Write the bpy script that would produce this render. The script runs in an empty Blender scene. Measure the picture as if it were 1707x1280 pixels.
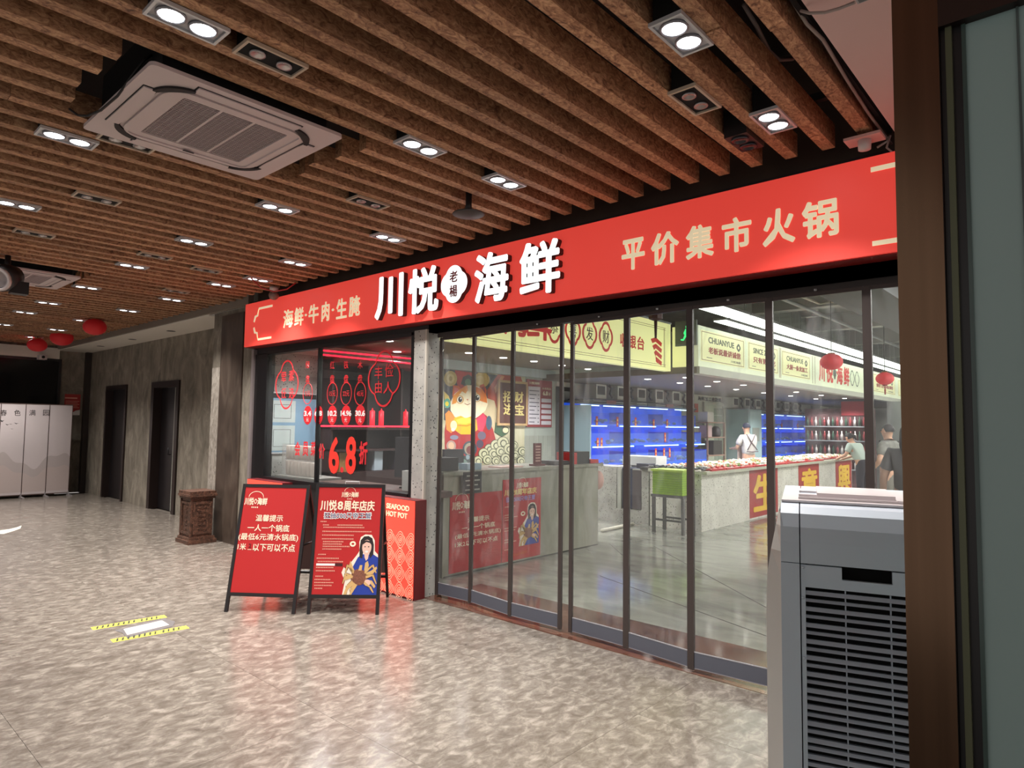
import bpy, math, random
import numpy as np
from mathutils import Vector
random.seed(7)
S = bpy.context.scene
COL = S.collection
PI = math.pi

# ------------------------------------------------------------------ camera
F, YAW, PIT, ROL = 1101.08, 0.733498, 0.0625146, -0.01305424
IW, IH = 1707, 1280
def cam_rows():
    f = np.array([-math.sin(YAW)*math.cos(PIT), math.cos(YAW)*math.cos(PIT), math.sin(PIT)])
    r = np.array([math.cos(YAW), math.sin(YAW), 0.0]); d = np.cross(f, r)
    return np.array([math.cos(ROL)*r+math.sin(ROL)*d, -math.sin(ROL)*r+math.cos(ROL)*d, f])
CR = cam_rows(); CAM = np.array([0, 0, 1.6])
cam = bpy.data.cameras.new('camera'); co = bpy.data.objects.new('camera', cam); COL.objects.link(co)
cam.sensor_width = 36; cam.lens = F/IW*36; cam.clip_start = 0.02; cam.clip_end = 200
from mathutils import Matrix
M = Matrix(((CR[0][0], -CR[1][0], -CR[2][0], 0), (CR[0][1], -CR[1][1], -CR[2][1], 0),
            (CR[0][2], -CR[1][2], -CR[2][2], 1.6), (0, 0, 0, 1)))
co.matrix_world = M
S.camera = co

# ------------------------------------------------------------------ world, exposure, large lights
w = bpy.data.worlds.new('world'); S.world = w; w.use_nodes = True
w.node_tree.nodes['Background'].inputs[0].default_value = (1.0, 0.93, 0.88, 1)
w.node_tree.nodes['Background'].inputs[1].default_value = 0.52
S.view_settings.view_transform = 'Standard'; S.view_settings.look = 'None'
S.view_settings.gamma = 1; S.view_settings.use_curve_mapping = False
S.view_settings.exposure = 0.0
LAMP_W = 54.0      # each twin downlight of the arcade ceiling
LED_E = 42.0       # hall LED panels
S.cycles.max_bounces = 8; S.cycles.transparent_max_bounces = 24
S.cycles.sample_clamp_indirect = 4.0; S.cycles.caustics_reflective = False; S.cycles.caustics_refractive = False
S.cycles.use_denoising = True

def ray(x, y):
    return CR.T @ np.array([(x-IW/2)/F, (y-IH/2)/F, 1.0])
def at(x, y, X=None, Y=None, Z=None):
    """the point of the plane X=, Y= or Z= seen at a pixel of the photograph"""
    r = ray(x, y)
    t = (X-CAM[0])/r[0] if X is not None else (Y-CAM[1])/r[1] if Y is not None else (Z-CAM[2])/r[2]
    return CAM + t*r

# ------------------------------------------------------------------ materials
def lin(c):
    return tuple((v/255/12.92 if v/255 <= 0.04045 else ((v/255+0.055)/1.055)**2.4) for v in c)
MATS = {}
def mat(name, col, rough=0.5, metal=0.0, emit=0.0, spec=0.5, noise=0.0, nscale=8.0, bump=0.0, rnd=0.0, stretch=(1, 1, 1)):
    if name in MATS: return MATS[name]
    m = bpy.data.materials.new(name); m.use_nodes = True; nt = m.node_tree; N = nt.nodes; L = nt.links
    b = N['Principled BSDF']; c = lin(col)+(1,)
    b.inputs['Base Color'].default_value = c; b.inputs['Roughness'].default_value = rough
    b.inputs['Metallic'].default_value = metal; b.inputs['Specular IOR Level'].default_value = spec
    if emit:
        b.inputs['Emission Color'].default_value = c; b.inputs['Emission Strength'].default_value = emit
    src = None
    if noise or bump:
        g = N.new('ShaderNodeNewGeometry'); mp = N.new('ShaderNodeMapping'); mp.inputs['Scale'].default_value = stretch
        L.new(g.outputs['Position'], mp.inputs['Vector'])
        n = N.new('ShaderNodeTexNoise'); n.inputs['Scale'].default_value = nscale; n.inputs['Detail'].default_value = 6
        L.new(mp.outputs[0], n.inputs['Vector'])
        if noise:
            r = N.new('ShaderNodeMapRange'); r.inputs[1].default_value = 0.3; r.inputs[2].default_value = 0.7
            r.inputs[3].default_value = 1-noise; r.inputs[4].default_value = 1+noise
            L.new(n.outputs['Fac'], r.inputs[0])
            mx = N.new('ShaderNodeMix'); mx.data_type = 'RGBA'; mx.blend_type = 'MULTIPLY'; mx.inputs[0].default_value = 1
            mx.inputs[6].default_value = c; L.new(r.outputs[0], mx.inputs[7]); src = mx.outputs[2]
        if bump:
            bp = N.new('ShaderNodeBump'); bp.inputs['Strength'].default_value = bump; bp.inputs['Distance'].default_value = 0.01
            L.new(n.outputs['Fac'], bp.inputs['Height']); L.new(bp.outputs[0], b.inputs['Normal'])
    if rnd:
        oi = N.new('ShaderNodeObjectInfo'); r = N.new('ShaderNodeMapRange')
        r.inputs[3].default_value = 1-rnd; r.inputs[4].default_value = 1+rnd; L.new(oi.outputs['Random'], r.inputs[0])
        mx = N.new('ShaderNodeMix'); mx.data_type = 'RGBA'; mx.blend_type = 'MULTIPLY'; mx.inputs[0].default_value = 1
        if src: L.new(src, mx.inputs[6])
        else: mx.inputs[6].default_value = c
        L.new(r.outputs[0], mx.inputs[7]); src = mx.outputs[2]
    if src: L.new(src, b.inputs['Base Color'])
    MATS[name] = m
    return m

def ramp_mat(name, stops, scale, rough=0.5, detail=8, distort=0.0, stretch=(1, 1, 1), rnd_off=False, rnd=0.0, bump=0.0, speck=None, spec=0.5, rough_var=0.0, rfac=0.55):
    m = bpy.data.materials.new(name); m.use_nodes = True; nt = m.node_tree; N = nt.nodes; L = nt.links
    b = N['Principled BSDF']; b.inputs['Roughness'].default_value = rough; b.inputs['Specular IOR Level'].default_value = spec
    g = N.new('ShaderNodeNewGeometry'); vec = g.outputs['Position']; oi = N.new('ShaderNodeObjectInfo')
    if rnd_off:
        ml = N.new('ShaderNodeMath'); ml.operation = 'MULTIPLY'; ml.inputs[1].default_value = 37.0; L.new(oi.outputs['Random'], ml.inputs[0])
        ad = N.new('ShaderNodeVectorMath'); ad.operation = 'ADD'; L.new(vec, ad.inputs[0]); L.new(ml.outputs[0], ad.inputs[1]); vec = ad.outputs[0]
    mp = N.new('ShaderNodeMapping'); mp.inputs['Scale'].default_value = stretch; L.new(vec, mp.inputs['Vector'])
    n = N.new('ShaderNodeTexNoise'); n.inputs['Scale'].default_value = scale; n.inputs['Detail'].default_value = detail
    n.inputs['Roughness'].default_value = rfac; n.inputs['Distortion'].default_value = distort; L.new(mp.outputs[0], n.inputs['Vector'])
    cr = N.new('ShaderNodeValToRGB'); e = cr.color_ramp.elements
    while len(e) < len(stops): e.new(0.5)
    for i, (p, c) in enumerate(stops): e[i].position = p; e[i].color = lin(c)+(1,)
    L.new(n.outputs['Fac'], cr.inputs[0]); out = cr.outputs[0]
    if speck:
        ss, th, scol = speck
        v = N.new('ShaderNodeTexVoronoi'); v.inputs['Scale'].default_value = ss; L.new(g.outputs['Position'], v.inputs['Vector'])
        n2 = N.new('ShaderNodeTexNoise'); n2.inputs['Scale'].default_value = ss*1.7; L.new(g.outputs['Position'], n2.inputs['Vector'])
        a = N.new('ShaderNodeMath'); a.operation = 'MULTIPLY_ADD'; a.inputs[1].default_value = 0.35; L.new(n2.outputs['Fac'], a.inputs[0]); L.new(v.outputs['Distance'], a.inputs[2])
        lt = N.new('ShaderNodeMath'); lt.operation = 'LESS_THAN'; lt.inputs[1].default_value = th; L.new(a.outputs[0], lt.inputs[0])
        mx = N.new('ShaderNodeMix'); mx.data_type = 'RGBA'; L.new(lt.outputs[0], mx.inputs[0]); L.new(out, mx.inputs[6]); mx.inputs[7].default_value = lin(scol)+(1,)
        out = mx.outputs[2]
    if rnd:
        r = N.new('ShaderNodeMapRange'); r.inputs[3].default_value = 1-rnd; r.inputs[4].default_value = 1+rnd; L.new(oi.outputs['Random'], r.inputs[0])
        mx = N.new('ShaderNodeMix'); mx.data_type = 'RGBA'; mx.blend_type = 'MULTIPLY'; mx.inputs[0].default_value = 1
        L.new(out, mx.inputs[6]); L.new(r.outputs[0], mx.inputs[7]); out = mx.outputs[2]
    L.new(out, b.inputs['Base Color'])
    if bump:
        bp = N.new('ShaderNodeBump'); bp.inputs['Strength'].default_value = bump; bp.inputs['Distance'].default_value = 0.01
        L.new(n.outputs['Fac'], bp.inputs['Height']); L.new(bp.outputs[0], b.inputs['Normal'])
    if rough_var:
        r = N.new('ShaderNodeMapRange'); r.inputs[3].default_value = rough-rough_var; r.inputs[4].default_value = rough+rough_var
        L.new(n.outputs['Fac'], r.inputs[0]); L.new(r.outputs[0], b.inputs['Roughness'])
    MATS[name] = m
    return m

def glass_mat(name, tint=(1, 1, 1), haze=0.05, gloss=0.06, grough=0.02, hazecol=(0.7, 0.72, 0.72), smear=0.0):
    m = bpy.data.materials.new(name); m.use_nodes = True; nt = m.node_tree; N = nt.nodes; L = nt.links
    N.remove(N['Principled BSDF']); out = N['Material Output']
    t = N.new('ShaderNodeBsdfTransparent'); t.inputs[0].default_value = tint+(1,)
    gl = N.new('ShaderNodeBsdfGlossy'); gl.inputs['Roughness'].default_value = grough
    df = N.new('ShaderNodeBsdfDiffuse'); df.inputs[0].default_value = hazecol+(1,)
    m1 = N.new('ShaderNodeMixShader'); m1.inputs[0].default_value = haze
    L.new(t.outputs[0], m1.inputs[1]); L.new(df.outputs[0], m1.inputs[2])
    if smear:
        g = N.new('ShaderNodeNewGeometry'); mp = N.new('ShaderNodeMapping'); mp.inputs['Scale'].default_value = (3, 3, 0.8)
        n = N.new('ShaderNodeTexNoise'); n.inputs['Scale'].default_value = 2.0; n.inputs['Detail'].default_value = 7; n.inputs['Distortion'].default_value = 1.5
        L.new(g.outputs['Position'], mp.inputs[0]); L.new(mp.outputs[0], n.inputs['Vector'])
        r = N.new('ShaderNodeMapRange'); r.inputs[1].default_value = 0.5; r.inputs[2].default_value = 0.8; r.inputs[3].default_value = haze; r.inputs[4].default_value = haze+smear
        L.new(n.outputs['Fac'], r.inputs[0]); L.new(r.outputs[0], m1.inputs[0])
    lw = N.new('ShaderNodeNewGeometry'); dt = N.new('ShaderNodeVectorMath'); dt.operation = 'DOT_PRODUCT'
    L.new(lw.outputs['Normal'], dt.inputs[0]); L.new(lw.outputs['Incoming'], dt.inputs[1])
    ab = N.new('ShaderNodeMath'); ab.operation = 'ABSOLUTE'; L.new(dt.outputs['Value'], ab.inputs[0])
    sb = N.new('ShaderNodeMath'); sb.operation = 'SUBTRACT'; sb.inputs[0].default_value = 1.0; L.new(ab.outputs[0], sb.inputs[1])
    pw = N.new('ShaderNodeMath'); pw.operation = 'POWER'; pw.inputs[1].default_value = 5.0; L.new(sb.outputs[0], pw.inputs[0])
    mu = N.new('ShaderNodeMath'); mu.operation = 'MULTIPLY_ADD'; mu.inputs[1].default_value = 1-gloss*0.5; mu.inputs[2].default_value = gloss*0.5; L.new(pw.outputs[0], mu.inputs[0])
    m2 = N.new('ShaderNodeMixShader'); L.new(mu.outputs[0], m2.inputs[0]); L.new(m1.outputs[0], m2.inputs[1]); L.new(gl.outputs[0], m2.inputs[2])
    L.new(m2.outputs[0], out.inputs[0]); MATS[name] = m
    return m

WOOD = ramp_mat('osb_wood', [(0.34, (98, 64, 44)), (0.45, (154, 110, 80)), (0.55, (186, 142, 106)), (0.66, (212, 172, 134))], 34, rough=0.62, detail=8, distort=1.6, rnd_off=True, rnd=0.16, bump=0.25, stretch=(1, 0.55, 1), rfac=0.7)
TILE = ramp_mat('marble_tile', [(0.28, (88, 80, 74)), (0.43, (106, 98, 90)), (0.52, (119, 111, 103)), (0.60, (137, 129, 120)), (0.74, (158, 150, 141))], 11.0, rough=0.2, detail=10, distort=0.45, stretch=(1.5, 0.9, 1), rnd_off=True, rnd=0.03, rough_var=0.05, rfac=0.66, spec=0.5)
HALLF = ramp_mat('hall_polished_floor', [(0.3, (118, 119, 111)), (0.5, (146, 147, 138)), (0.7, (170, 171, 161))], 1.7, rough=0.10, detail=7, distort=0.8, stretch=(1, 2.2, 1), spec=0.55)
CONC = ramp_mat('dark_stucco', [(0.3, (88, 82, 72)), (0.5, (122, 114, 102)), (0.72, (154, 146, 132))], 3.0, rough=0.75, detail=10, distort=0.7, stretch=(1.6, 1.6, 0.7), bump=0.15, rfac=0.7)
CONC2 = ramp_mat('pale_stucco', [(0.3, (104, 97, 88)), (0.5, (150, 142, 132)), (0.72, (186, 178, 168))], 8.0, rough=0.7, detail=10, distort=2.0, stretch=(1.6, 1.6, 0.7), bump=0.2, rfac=0.7)
BROWN = ramp_mat('brown_stone', [(0.3, (52, 43, 37)), (0.5, (72, 60, 52)), (0.72, (92, 80, 70))], 3.5, rough=0.45, detail=9, distort=0.8, stretch=(1.5, 1.5, 0.6))
TERR = ramp_mat('terrazzo', [(0.35, (158, 156, 152)), (0.65, (186, 184, 178))], 5, rough=0.45, speck=(30, 0.36, (38, 38, 42)))
TERRW = ramp_mat('pale_terrazzo', [(0.35, (216, 213, 204)), (0.65, (232, 229, 220))], 5, rough=0.4, speck=(26, 0.38, (120, 118, 108)))
CTR = ramp_mat('counter_stone', [(0.3, (122, 121, 108)), (0.5, (146, 145, 131)), (0.7, (166, 164, 150))], 2.2, rough=0.35, distort=0.8, stretch=(1.5, 1.5, 0.5))
THR = ramp_mat('threshold_marble', [(0.3, (66, 42, 34)), (0.5, (92, 60, 48)), (0.7, (116, 80, 64))], 5, rough=0.1, distort=1.0, stretch=(1, 3, 1), spec=0.6)
CARVED = ramp_mat('carved_wood', [(0.35, (52, 34, 26)), (0.55, (92, 62, 48)), (0.7, (128, 92, 74))], 30, rough=0.5, bump=0.8, distort=1.0)
BRONZE = mat('brushed_bronze', (108, 84, 66), 0.20, metal=0.95, noise=0.14, nscale=60, stretch=(1, 1, 0.02))
BRONZED = mat('dark_bronze', (56, 40, 34), 0.4, metal=0.6)
SIGN = mat('sign_red', (216, 66, 56), 0.45, emit=0.72)
CREAM = mat('sign_cream', (242, 228, 190), 0.5, emit=0.50)
LETW = mat('letter_white', (244, 252, 252), 0.5, emit=1.25)
LETS = mat('letter_side', (70, 44, 44), 0.5)
BLACK = mat('black_metal', (26, 22, 24), 0.45)
FRAMEB = mat('black_frame', (16, 14, 17), 0.35)
RAIL = mat('curtain_bar', (70, 62, 60), 0.4, metal=0.3)
SKIRT = mat('curtain_skirt', (84, 87, 98), 0.45)
HEM = mat('skirt_hem', (140, 138, 144), 0.4)
VOID = mat('void_black', (14, 12, 12), 0.9)
SLAB = mat('ceiling_slab', (30, 26, 24), 0.9)
WHITEP = mat('white_plastic', (212, 200, 198), 0.5)
ACW = mat('cassette_white', (206, 192, 192), 0.45)
ACG = mat('cassette_grille', (160, 148, 150), 0.6)
DARK = mat('dark_slot', (22, 16, 18), 0.7)
STEEL = mat('lamp_frame', (205, 208, 212), 0.3, metal=0.25)
LAMPON = mat('lamp_glow', (250, 252, 255), 0.4, emit=14)
LAMPOFF = mat('lamp_cup', (170, 165, 165), 0.25, metal=0.6)
REDB = mat('board_red', (176, 30, 32), 0.5)
REDT = mat('price_red', (206, 32, 42), 0.5)
PAPER = mat('print_cream', (240, 226, 200), 0.6)
WHT = mat('print_white', (236, 234, 230), 0.6)
NEON = mat('neon_red', (255, 34, 58), 0.4, emit=2.6)
SOFF = mat('white_soffit', (226, 220, 210), 0.7)
GYP = mat('gypsum', (214, 184, 178), 0.8)
HWALL = mat('hall_wall', (222, 221, 216), 0.6)
TANKB = mat('tank_blue', (30, 92, 226), 0.3, emit=0.42, noise=0.25, nscale=3)
TANKW = mat('tank_tube', (200, 235, 255), 0.3, emit=2.2)
LED = mat('led_panel', (255, 253, 248), 0.4, emit=LED_E)
LEDN = mat('led_panel_near', (246, 255, 246), 0.4, emit=4.0)
FASY = mat('fascia_yellow', (236, 236, 168), 0.5, emit=0.62)
FASW = mat('fascia_cream', (220, 226, 198), 0.5, emit=0.28)
HCEIL = mat('hall_ceiling', (150, 152, 152), 0.8, noise=0.2, nscale=2)
DUCT = mat('duct_metal', (170, 172, 174), 0.4, metal=0.5)
SOFG = mat('hall_soffit', (120, 112, 104), 0.6)
FILM = glass_mat('curtain_film', (0.96, 0.97, 0.96), haze=0.022, gloss=0.07, smear=0.10, hazecol=(0.75, 0.76, 0.78))
GLASS = glass_mat('window_glass', (0.93, 0.95, 0.95), haze=0.012, gloss=0.06, grough=0.0)
WATER = glass_mat('tank_glass', (0.75, 0.88, 1.0), haze=0.12, gloss=0.05, hazecol=(0.25, 0.45, 0.9))
SKIN = mat('skin', (206, 160, 134), 0.6); HAIR = mat('hair', (28, 24, 26), 0.6)

# ------------------------------------------------------------------ geometry helpers
class Fr:
    """a frame: u, v in the face, n out of it"""
    def __init__(s, o, u, v, n): s.o, s.u, s.v, s.n = [np.array(a, float) for a in (o, u, v, n)]
    def __call__(s, a, b, c=0.0): return s.o + a*s.u + b*s.v + c*s.n
FY = lambda Y: Fr((0, Y, 0), (1, 0, 0), (0, 0, 1), (0, -1, 0))     # faces the camera side (-Y); u = X, v = Z
FX = lambda X: Fr((X, 0, 0), (0, 1, 0), (0, 0, 1), (1, 0, 0))      # faces +X; u = Y, v = Z
FD = lambda Z: Fr((0, 0, Z), (1, 0, 0), (0, 1, 0), (0, 0, -1))     # faces down; u = X, v = Y
FU = lambda Z: Fr((0, 0, Z), (1, 0, 0), (0, 1, 0), (0, 0, 1))
class MB:
    def __init__(s): s.v = []; s.f = []; s.m = []; s.k = 0; s.sm = []
    def mi(s, k): s.k = k; return s
    def add(s, vs, fs, smooth=False):
        o = len(s.v); s.v += [tuple(map(float, p)) for p in vs]
        for f in fs: s.f.append(tuple(i+o for i in f)); s.m.append(s.k); s.sm.append(smooth)
        return s
    def box(s, x0, x1, y0, y1, z0, z1):
        if x0 > x1: x0, x1 = x1, x0
        if y0 > y1: y0, y1 = y1, y0
        if z0 > z1: z0, z1 = z1, z0
        vs = [(x, y, z) for z in (z0, z1) for y in (y0, y1) for x in (x0, x1)]
        return s.add(vs, [(0, 2, 3, 1), (4, 5, 7, 6), (0, 1, 5, 4), (2, 6, 7, 3), (0, 4, 6, 2), (1, 3, 7, 5)])
    def fbox(s, fr, u0, u1, v0, v1, n0, n1):
        vs = [fr(u, v, n) for n in (n0, n1) for v in (v0, v1) for u in (u0, u1)]
        return s.add(vs, [(0, 2, 3, 1), (4, 5, 7, 6), (0, 1, 5, 4), (2, 6, 7, 3), (0, 4, 6, 2), (1, 3, 7, 5)])
    def poly(s, fr, pts, n0=0.0, n1=0.001):
        k = len(pts); vs = [fr(u, v, n0) for u, v in pts]+[fr(u, v, n1) for u, v in pts]
        return s.add(vs, [tuple(range(k))[::-1], tuple(range(k, 2*k))]+[(i, (i+1) % k, k+(i+1) % k, k+i) for i in range(k)])
    def ring(s, fr, po, pi, n0=0.0, n1=0.002):
        k = len(po); vs = [fr(u, v, n1) for u, v in po]+[fr(u, v, n1) for u, v in pi]+[fr(u, v, n0) for u, v in po]+[fr(u, v, n0) for u, v in pi]
        fs = []
        for i in range(k):
            j = (i+1) % k
            fs += [(i, j, k+j, k+i), (2*k+i, 2*k+j, j, i), (k+i, k+j, 3*k+j, 3*k+i)]
        return s.add(vs, fs)
    def tube(s, pts, r, seg=6, closed=False):
        P = [np.array(p, float) for p in pts]; n = len(P); vs = []; R = r if hasattr(r, '__len__') else [r]*n
        up = None
        for i in range(n):
            a = P[(i-1) % n] if closed or i else P[i]; b = P[(i+1) % n] if closed or i < n-1 else P[i]
            t = b-a; t = t/(np.linalg.norm(t)+1e-9)
            if up is None: up = np.array([0, 0, 1.0]) if abs(t[2]) < 0.9 else np.array([1.0, 0, 0])
            e = np.cross(t, up); e = e/(np.linalg.norm(e)+1e-9); g = np.cross(e, t); up = g
            vs += [P[i]+R[i]*(math.cos(2*PI*q/seg)*e+math.sin(2*PI*q/seg)*g) for q in range(seg)]
        fs = []
        for i in range(n if closed else n-1):
            j = (i+1) % n
            fs += [(i*seg+q, i*seg+(q+1) % seg, j*seg+(q+1) % seg, j*seg+q) for q in range(seg)]
        if not closed: fs += [tuple(range(seg))[::-1], tuple((n-1)*seg+q for q in range(seg))]
        return s.add(vs, fs, True)
    def lathe(s, c, prof, seg=16, axis=(0, 0, 1), sm=True):
        a = np.array(axis, float); a /= np.linalg.norm(a); e = np.cross(a, (1, 0, 0) if abs(a[0]) < 0.9 else (0, 1, 0)); e /= np.linalg.norm(e); g = np.cross(a, e)
        c = np.array(c, float); vs = []
        for r, h in prof: vs += [c+h*a+r*(math.cos(2*PI*q/seg)*e+math.sin(2*PI*q/seg)*g) for q in range(seg)]
        fs = []
        for i in range(len(prof)-1): fs += [(i*seg+q, i*seg+(q+1) % seg, (i+1)*seg+(q+1) % seg, (i+1)*seg+q) for q in range(seg)]
        n = len(prof); fs += [tuple(range(seg))[::-1], tuple((n-1)*seg+q for q in range(seg))]
        return s.add(vs, fs, sm)
    def ball(s, c, r, seg=12, rings=8):
        rx, ry, rz = r if hasattr(r, '__len__') else (r, r, r); vs = []; fs = []
        for i in range(rings+1):
            p = PI*i/rings
            for q in range(seg): vs.append((c[0]+rx*math.sin(p)*math.cos(2*PI*q/seg), c[1]+ry*math.sin(p)*math.sin(2*PI*q/seg), c[2]+rz*math.cos(p)))
        for i in range(rings): fs += [(i*seg+q, (i+1)*seg+q, (i+1)*seg+(q+1) % seg, i*seg+(q+1) % seg) for q in range(seg)]
        return s.add(vs, fs, True)
    def text(s, fr, body, u0, u1, v0, v1, bold=0.02, n0=0.0, n1=0.002, res=1,  keep=False, align='c'):
        if all(ord(c_) < 256 for c_ in body): res = max(res, 3)
        V, Fc = glyphs(body, bold, max(res, 2) if len(body) < 12 else res)
        x0, y0 = V[:, 0].min(), V[:, 1].min(); wv, hv = np.ptp(V[:, 0]), np.ptp(V[:, 1])
        su, sv = (u1-u0)/wv, (v1-v0)/hv
        if keep: su = sv = min(abs(su), abs(sv)); 
        cu, cv = (u0+u1)/2, (v0+v1)/2
        vs = [fr(cu+(p[0]-x0-wv/2)*su, cv+(p[1]-y0-hv/2)*sv, (n1+(p[2]-0.05)*0.15) if p[2] > 0 else n0) for p in V]
        return s.add(vs, Fc)
GC = {}
def glyphs(body, bold=0.02, res=1):
    """lettering outline as a mesh; bold strokes are built from the outline set out a little and repeated around a small circle"""
    k = (body, bold, res)
    if k not in GC:
        c = bpy.data.curves.new('lettering', 'FONT'); c.body = body; c.offset = 0.0; c.extrude = 0.05; c.resolution_u = res
        o = bpy.data.objects.new('lettering', c); COL.objects.link(o)
        m = bpy.data.meshes.new_from_object(o.evaluated_get(bpy.context.evaluated_depsgraph_get()))
        V = np.zeros(len(m.vertices)*3); m.vertices.foreach_get('co', V); V = V.reshape(-1, 3)
        Fc = [tuple(p.vertices) for p in m.polygons]
        bpy.data.objects.remove(o); bpy.data.curves.remove(c); bpy.data.meshes.remove(m)
        if bold > 0.004:
            n = 8 if bold >= 0.02 else 4; VV = [V]; FF = list(Fc)
            for i in range(n):
                VV.append(V+np.array([bold*math.cos(2*PI*i/n+0.4), bold*math.sin(2*PI*i/n+0.4), 0])+np.sign(V)*np.array([0, 0, (i+1)*0.001])); FF += [tuple(q+(i+1)*len(V) for q in f) for f in Fc]
            V = np.concatenate(VV); Fc = FF
        GC[k] = (V, Fc)
    return GC[k]
ROOT = {}
def link(name, mb, mats, parent=None, origin=None, autosmooth=True):
    """link a builder as ONE mesh object; world-space input"""
    if not isinstance(mats, (list, tuple)): mats = [mats]
    V = np.array(mb.v)
    if parent is not None: o0 = ROOT[parent.name_full] if parent.name_full in ROOT else np.zeros(3)
    elif origin is not None: o0 = np.array(origin, float)
    else: o0 = np.array([(V[:, 0].min()+V[:, 0].max())/2, (V[:, 1].min()+V[:, 1].max())/2, V[:, 2].min()])
    me = bpy.data.meshes.new(name); me.from_pydata((V-o0).tolist(), [], mb.f)
    for m in mats: me.materials.append(m)
    me.polygons.foreach_set('material_index', mb.m); me.polygons.foreach_set('use_smooth', mb.sm)
    me.update()
    o = bpy.data.objects.new(name, me); COL.objects.link(o)
    ROOT[o.name_full] = o0
    if parent is not None: o.parent = parent
    else: o.location = o0
    return o
def tag(o, label=None, cat=None, group=None, kind=None):
    if label: o['label'] = label
    if cat: o['category'] = cat
    if group: o['group'] = group
    if kind: o['kind'] = kind
    return o
def thing(name, label, cat, loc, group=None):
    o = bpy.data.objects.new(name, None); COL.objects.link(o); o.location = loc; o.empty_display_size = 0.1
    ROOT[o.name_full] = np.array(loc, float)
    return tag(o, label, cat, group)
def copy_tree(o, parent=None, loc=None):
    c = o.copy(); COL.objects.link(c); c.parent = parent
    ROOT[c.name_full] = ROOT[o.name_full]
    if loc is not None: c.location = loc
    for ch in list(o.children): copy_tree(ch, c)
    return c
def struct(name, mb, mats, parent=None, label=None):
    o = link(name, mb, mats, parent)
    if parent is None: o['kind'] = 'structure'
    if label: o['label'] = label
    return o
ORD = ['first', 'second', 'third', 'fourth', 'fifth', 'sixth', 'seventh', 'eighth', 'ninth', 'tenth', 'eleventh', 'twelfth', 'thirteenth', 'fourteenth', 'fifteenth', 'sixteenth', 'seventeenth', 'eighteenth', 'nineteenth', 'twentieth']
def quat(cu, cv, ru, rv, k=48, amp=0.12):
    """four lobed plum outline"""
    out = []; d = 0.30+amp; rc = 1-d
    for i in range(k):
        t = 2*PI*i/k; ph = (t+PI/4) % (PI/2)-PI/4
        r = d*math.cos(ph)+math.sqrt(max(0.0, rc*rc-(d*math.sin(ph))**2)); out.append((cu+ru*r*math.cos(t), cv+rv*r*math.sin(t)))
    return out
def ell(cu, cv, ru, rv, k=24, a0=0, a1=2*PI):
    return [(cu+ru*math.cos(a0+(a1-a0)*i/k), cv+rv*math.sin(a0+(a1-a0)*i/k)) for i in range(k)]

D = 4.08          # storefront plane
ZS = 3.20         # underside of the slats
PITCH = 0.2065; X0 = -0.925

# ================================================================== SETTING
# floor of the arcade: a bed and single tiles
f = struct('floor', MB().box(-18, 5, -4, D, -0.12, -0.012), mat('grout', (96, 88, 80), 0.8))
tiles = []
tm = {}
tsz = 1.2
nx = int(18.0/tsz)+1
ix = 0
xe = -0.25
gx = [0.4-1.2*i+0.0 for i in range(0, 16)]        # joints along Y
gy = [-3.9, -2.695, -1.495, -0.295, 0.905, 2.105, 3.305, D-0.002]
for i in range(len(gx)-1):
    for j in range(len(gy)-1):
        x1, x0 = gx[i], gx[i+1]; y0, y1 = gy[j], gy[j+1]
        if x0 < -18: continue
        g = 0.0008
        link('floor_tile', MB().box(x0+g, x1-g, y0+g, y1-g, -0.012, 0.0), TILE, f)
for i in range(7):
    xa = -8.18-1.2*i-0.02; link('floor_tile', MB().box(max(xa-1.2, -17.0)+0.0015, xa-0.0015, D+0.001, 4.639, -0.012, 0.0), TILE, f)
link('bed', MB().box(-17, -8.0, D, 6.0, -0.12, -0.012), MATS['grout'], f)
# threshold and hall floor
struct('threshold', MB().box(-4.75, 2.0, D, 4.84, -0.05, 0.002), THR)['kind'] = 'structure'
hf = struct('floor_hall', MB().box(-8.0, 5.0, 4.84, 30, -0.05, 0.0).box(-8.0, -4.75, D, 4.84, -0.05, 0.0), HALLF)
JT = mat('joint', (70, 70, 66), 0.8)
for (a, b) in (((-4.1, 6.0), (-1.2, 4.9)), ((-4.6, 8.0), (-2.3, 6.0)), ((-5.15, 7.75), (-4.5, 7.1))):
    link('floor_joint', MB().tube([(a[0], a[1], 0.0), (b[0], b[1], 0.0)], 0.004, 4), JT, hf)

# ceiling slab and slats
ceil = struct('ceiling', MB().box(-18, 5, -4, D+0.15, 3.95, 4.05), SLAB)
cuts = []   # (xa, xb, ya, yb) openings
AC = [(-3.525, 1.49), (-8.80, 1.66)]
cuts += [(-4.02, -3.1, 0.90, 2.16), (-9.36, -8.24, 1.05, 2.27)]
slat_mesh = {}
nsl = 0
k = -0
xs = []
x = X0
while x > -17.1: xs.append(x); x -= PITCH
for x in xs:
    y_end = 3.93 if x > -8.3 else 3.98
    y0 = -2.4 if x < -3 else -1.6
    segs = []; y = y0; 
    rr = random.Random(int(x*1000)); 
    jn = rr.uniform(-0.4, 2.6)
    pts = [(y0, jn), (jn, y_end)] if jn > 0.6 else [(y0, y_end)]
    for (xa, xb, ya, yb) in cuts:
        if xa < x < xb:
            jit = rr.uniform(-0.03, 0.03)
            pts = [(y0, ya+jit), (yb+jit*2, y_end)]
    for (ya, yb) in pts:
        dz = rr.uniform(-0.004, 0.004); h = 0.135; wd = 0.034
        link('slat', MB().box(x-wd, x+wd, ya+0.001, yb-0.001, ZS+dz, ZS+h+dz), WOOD, ceil)
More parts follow.
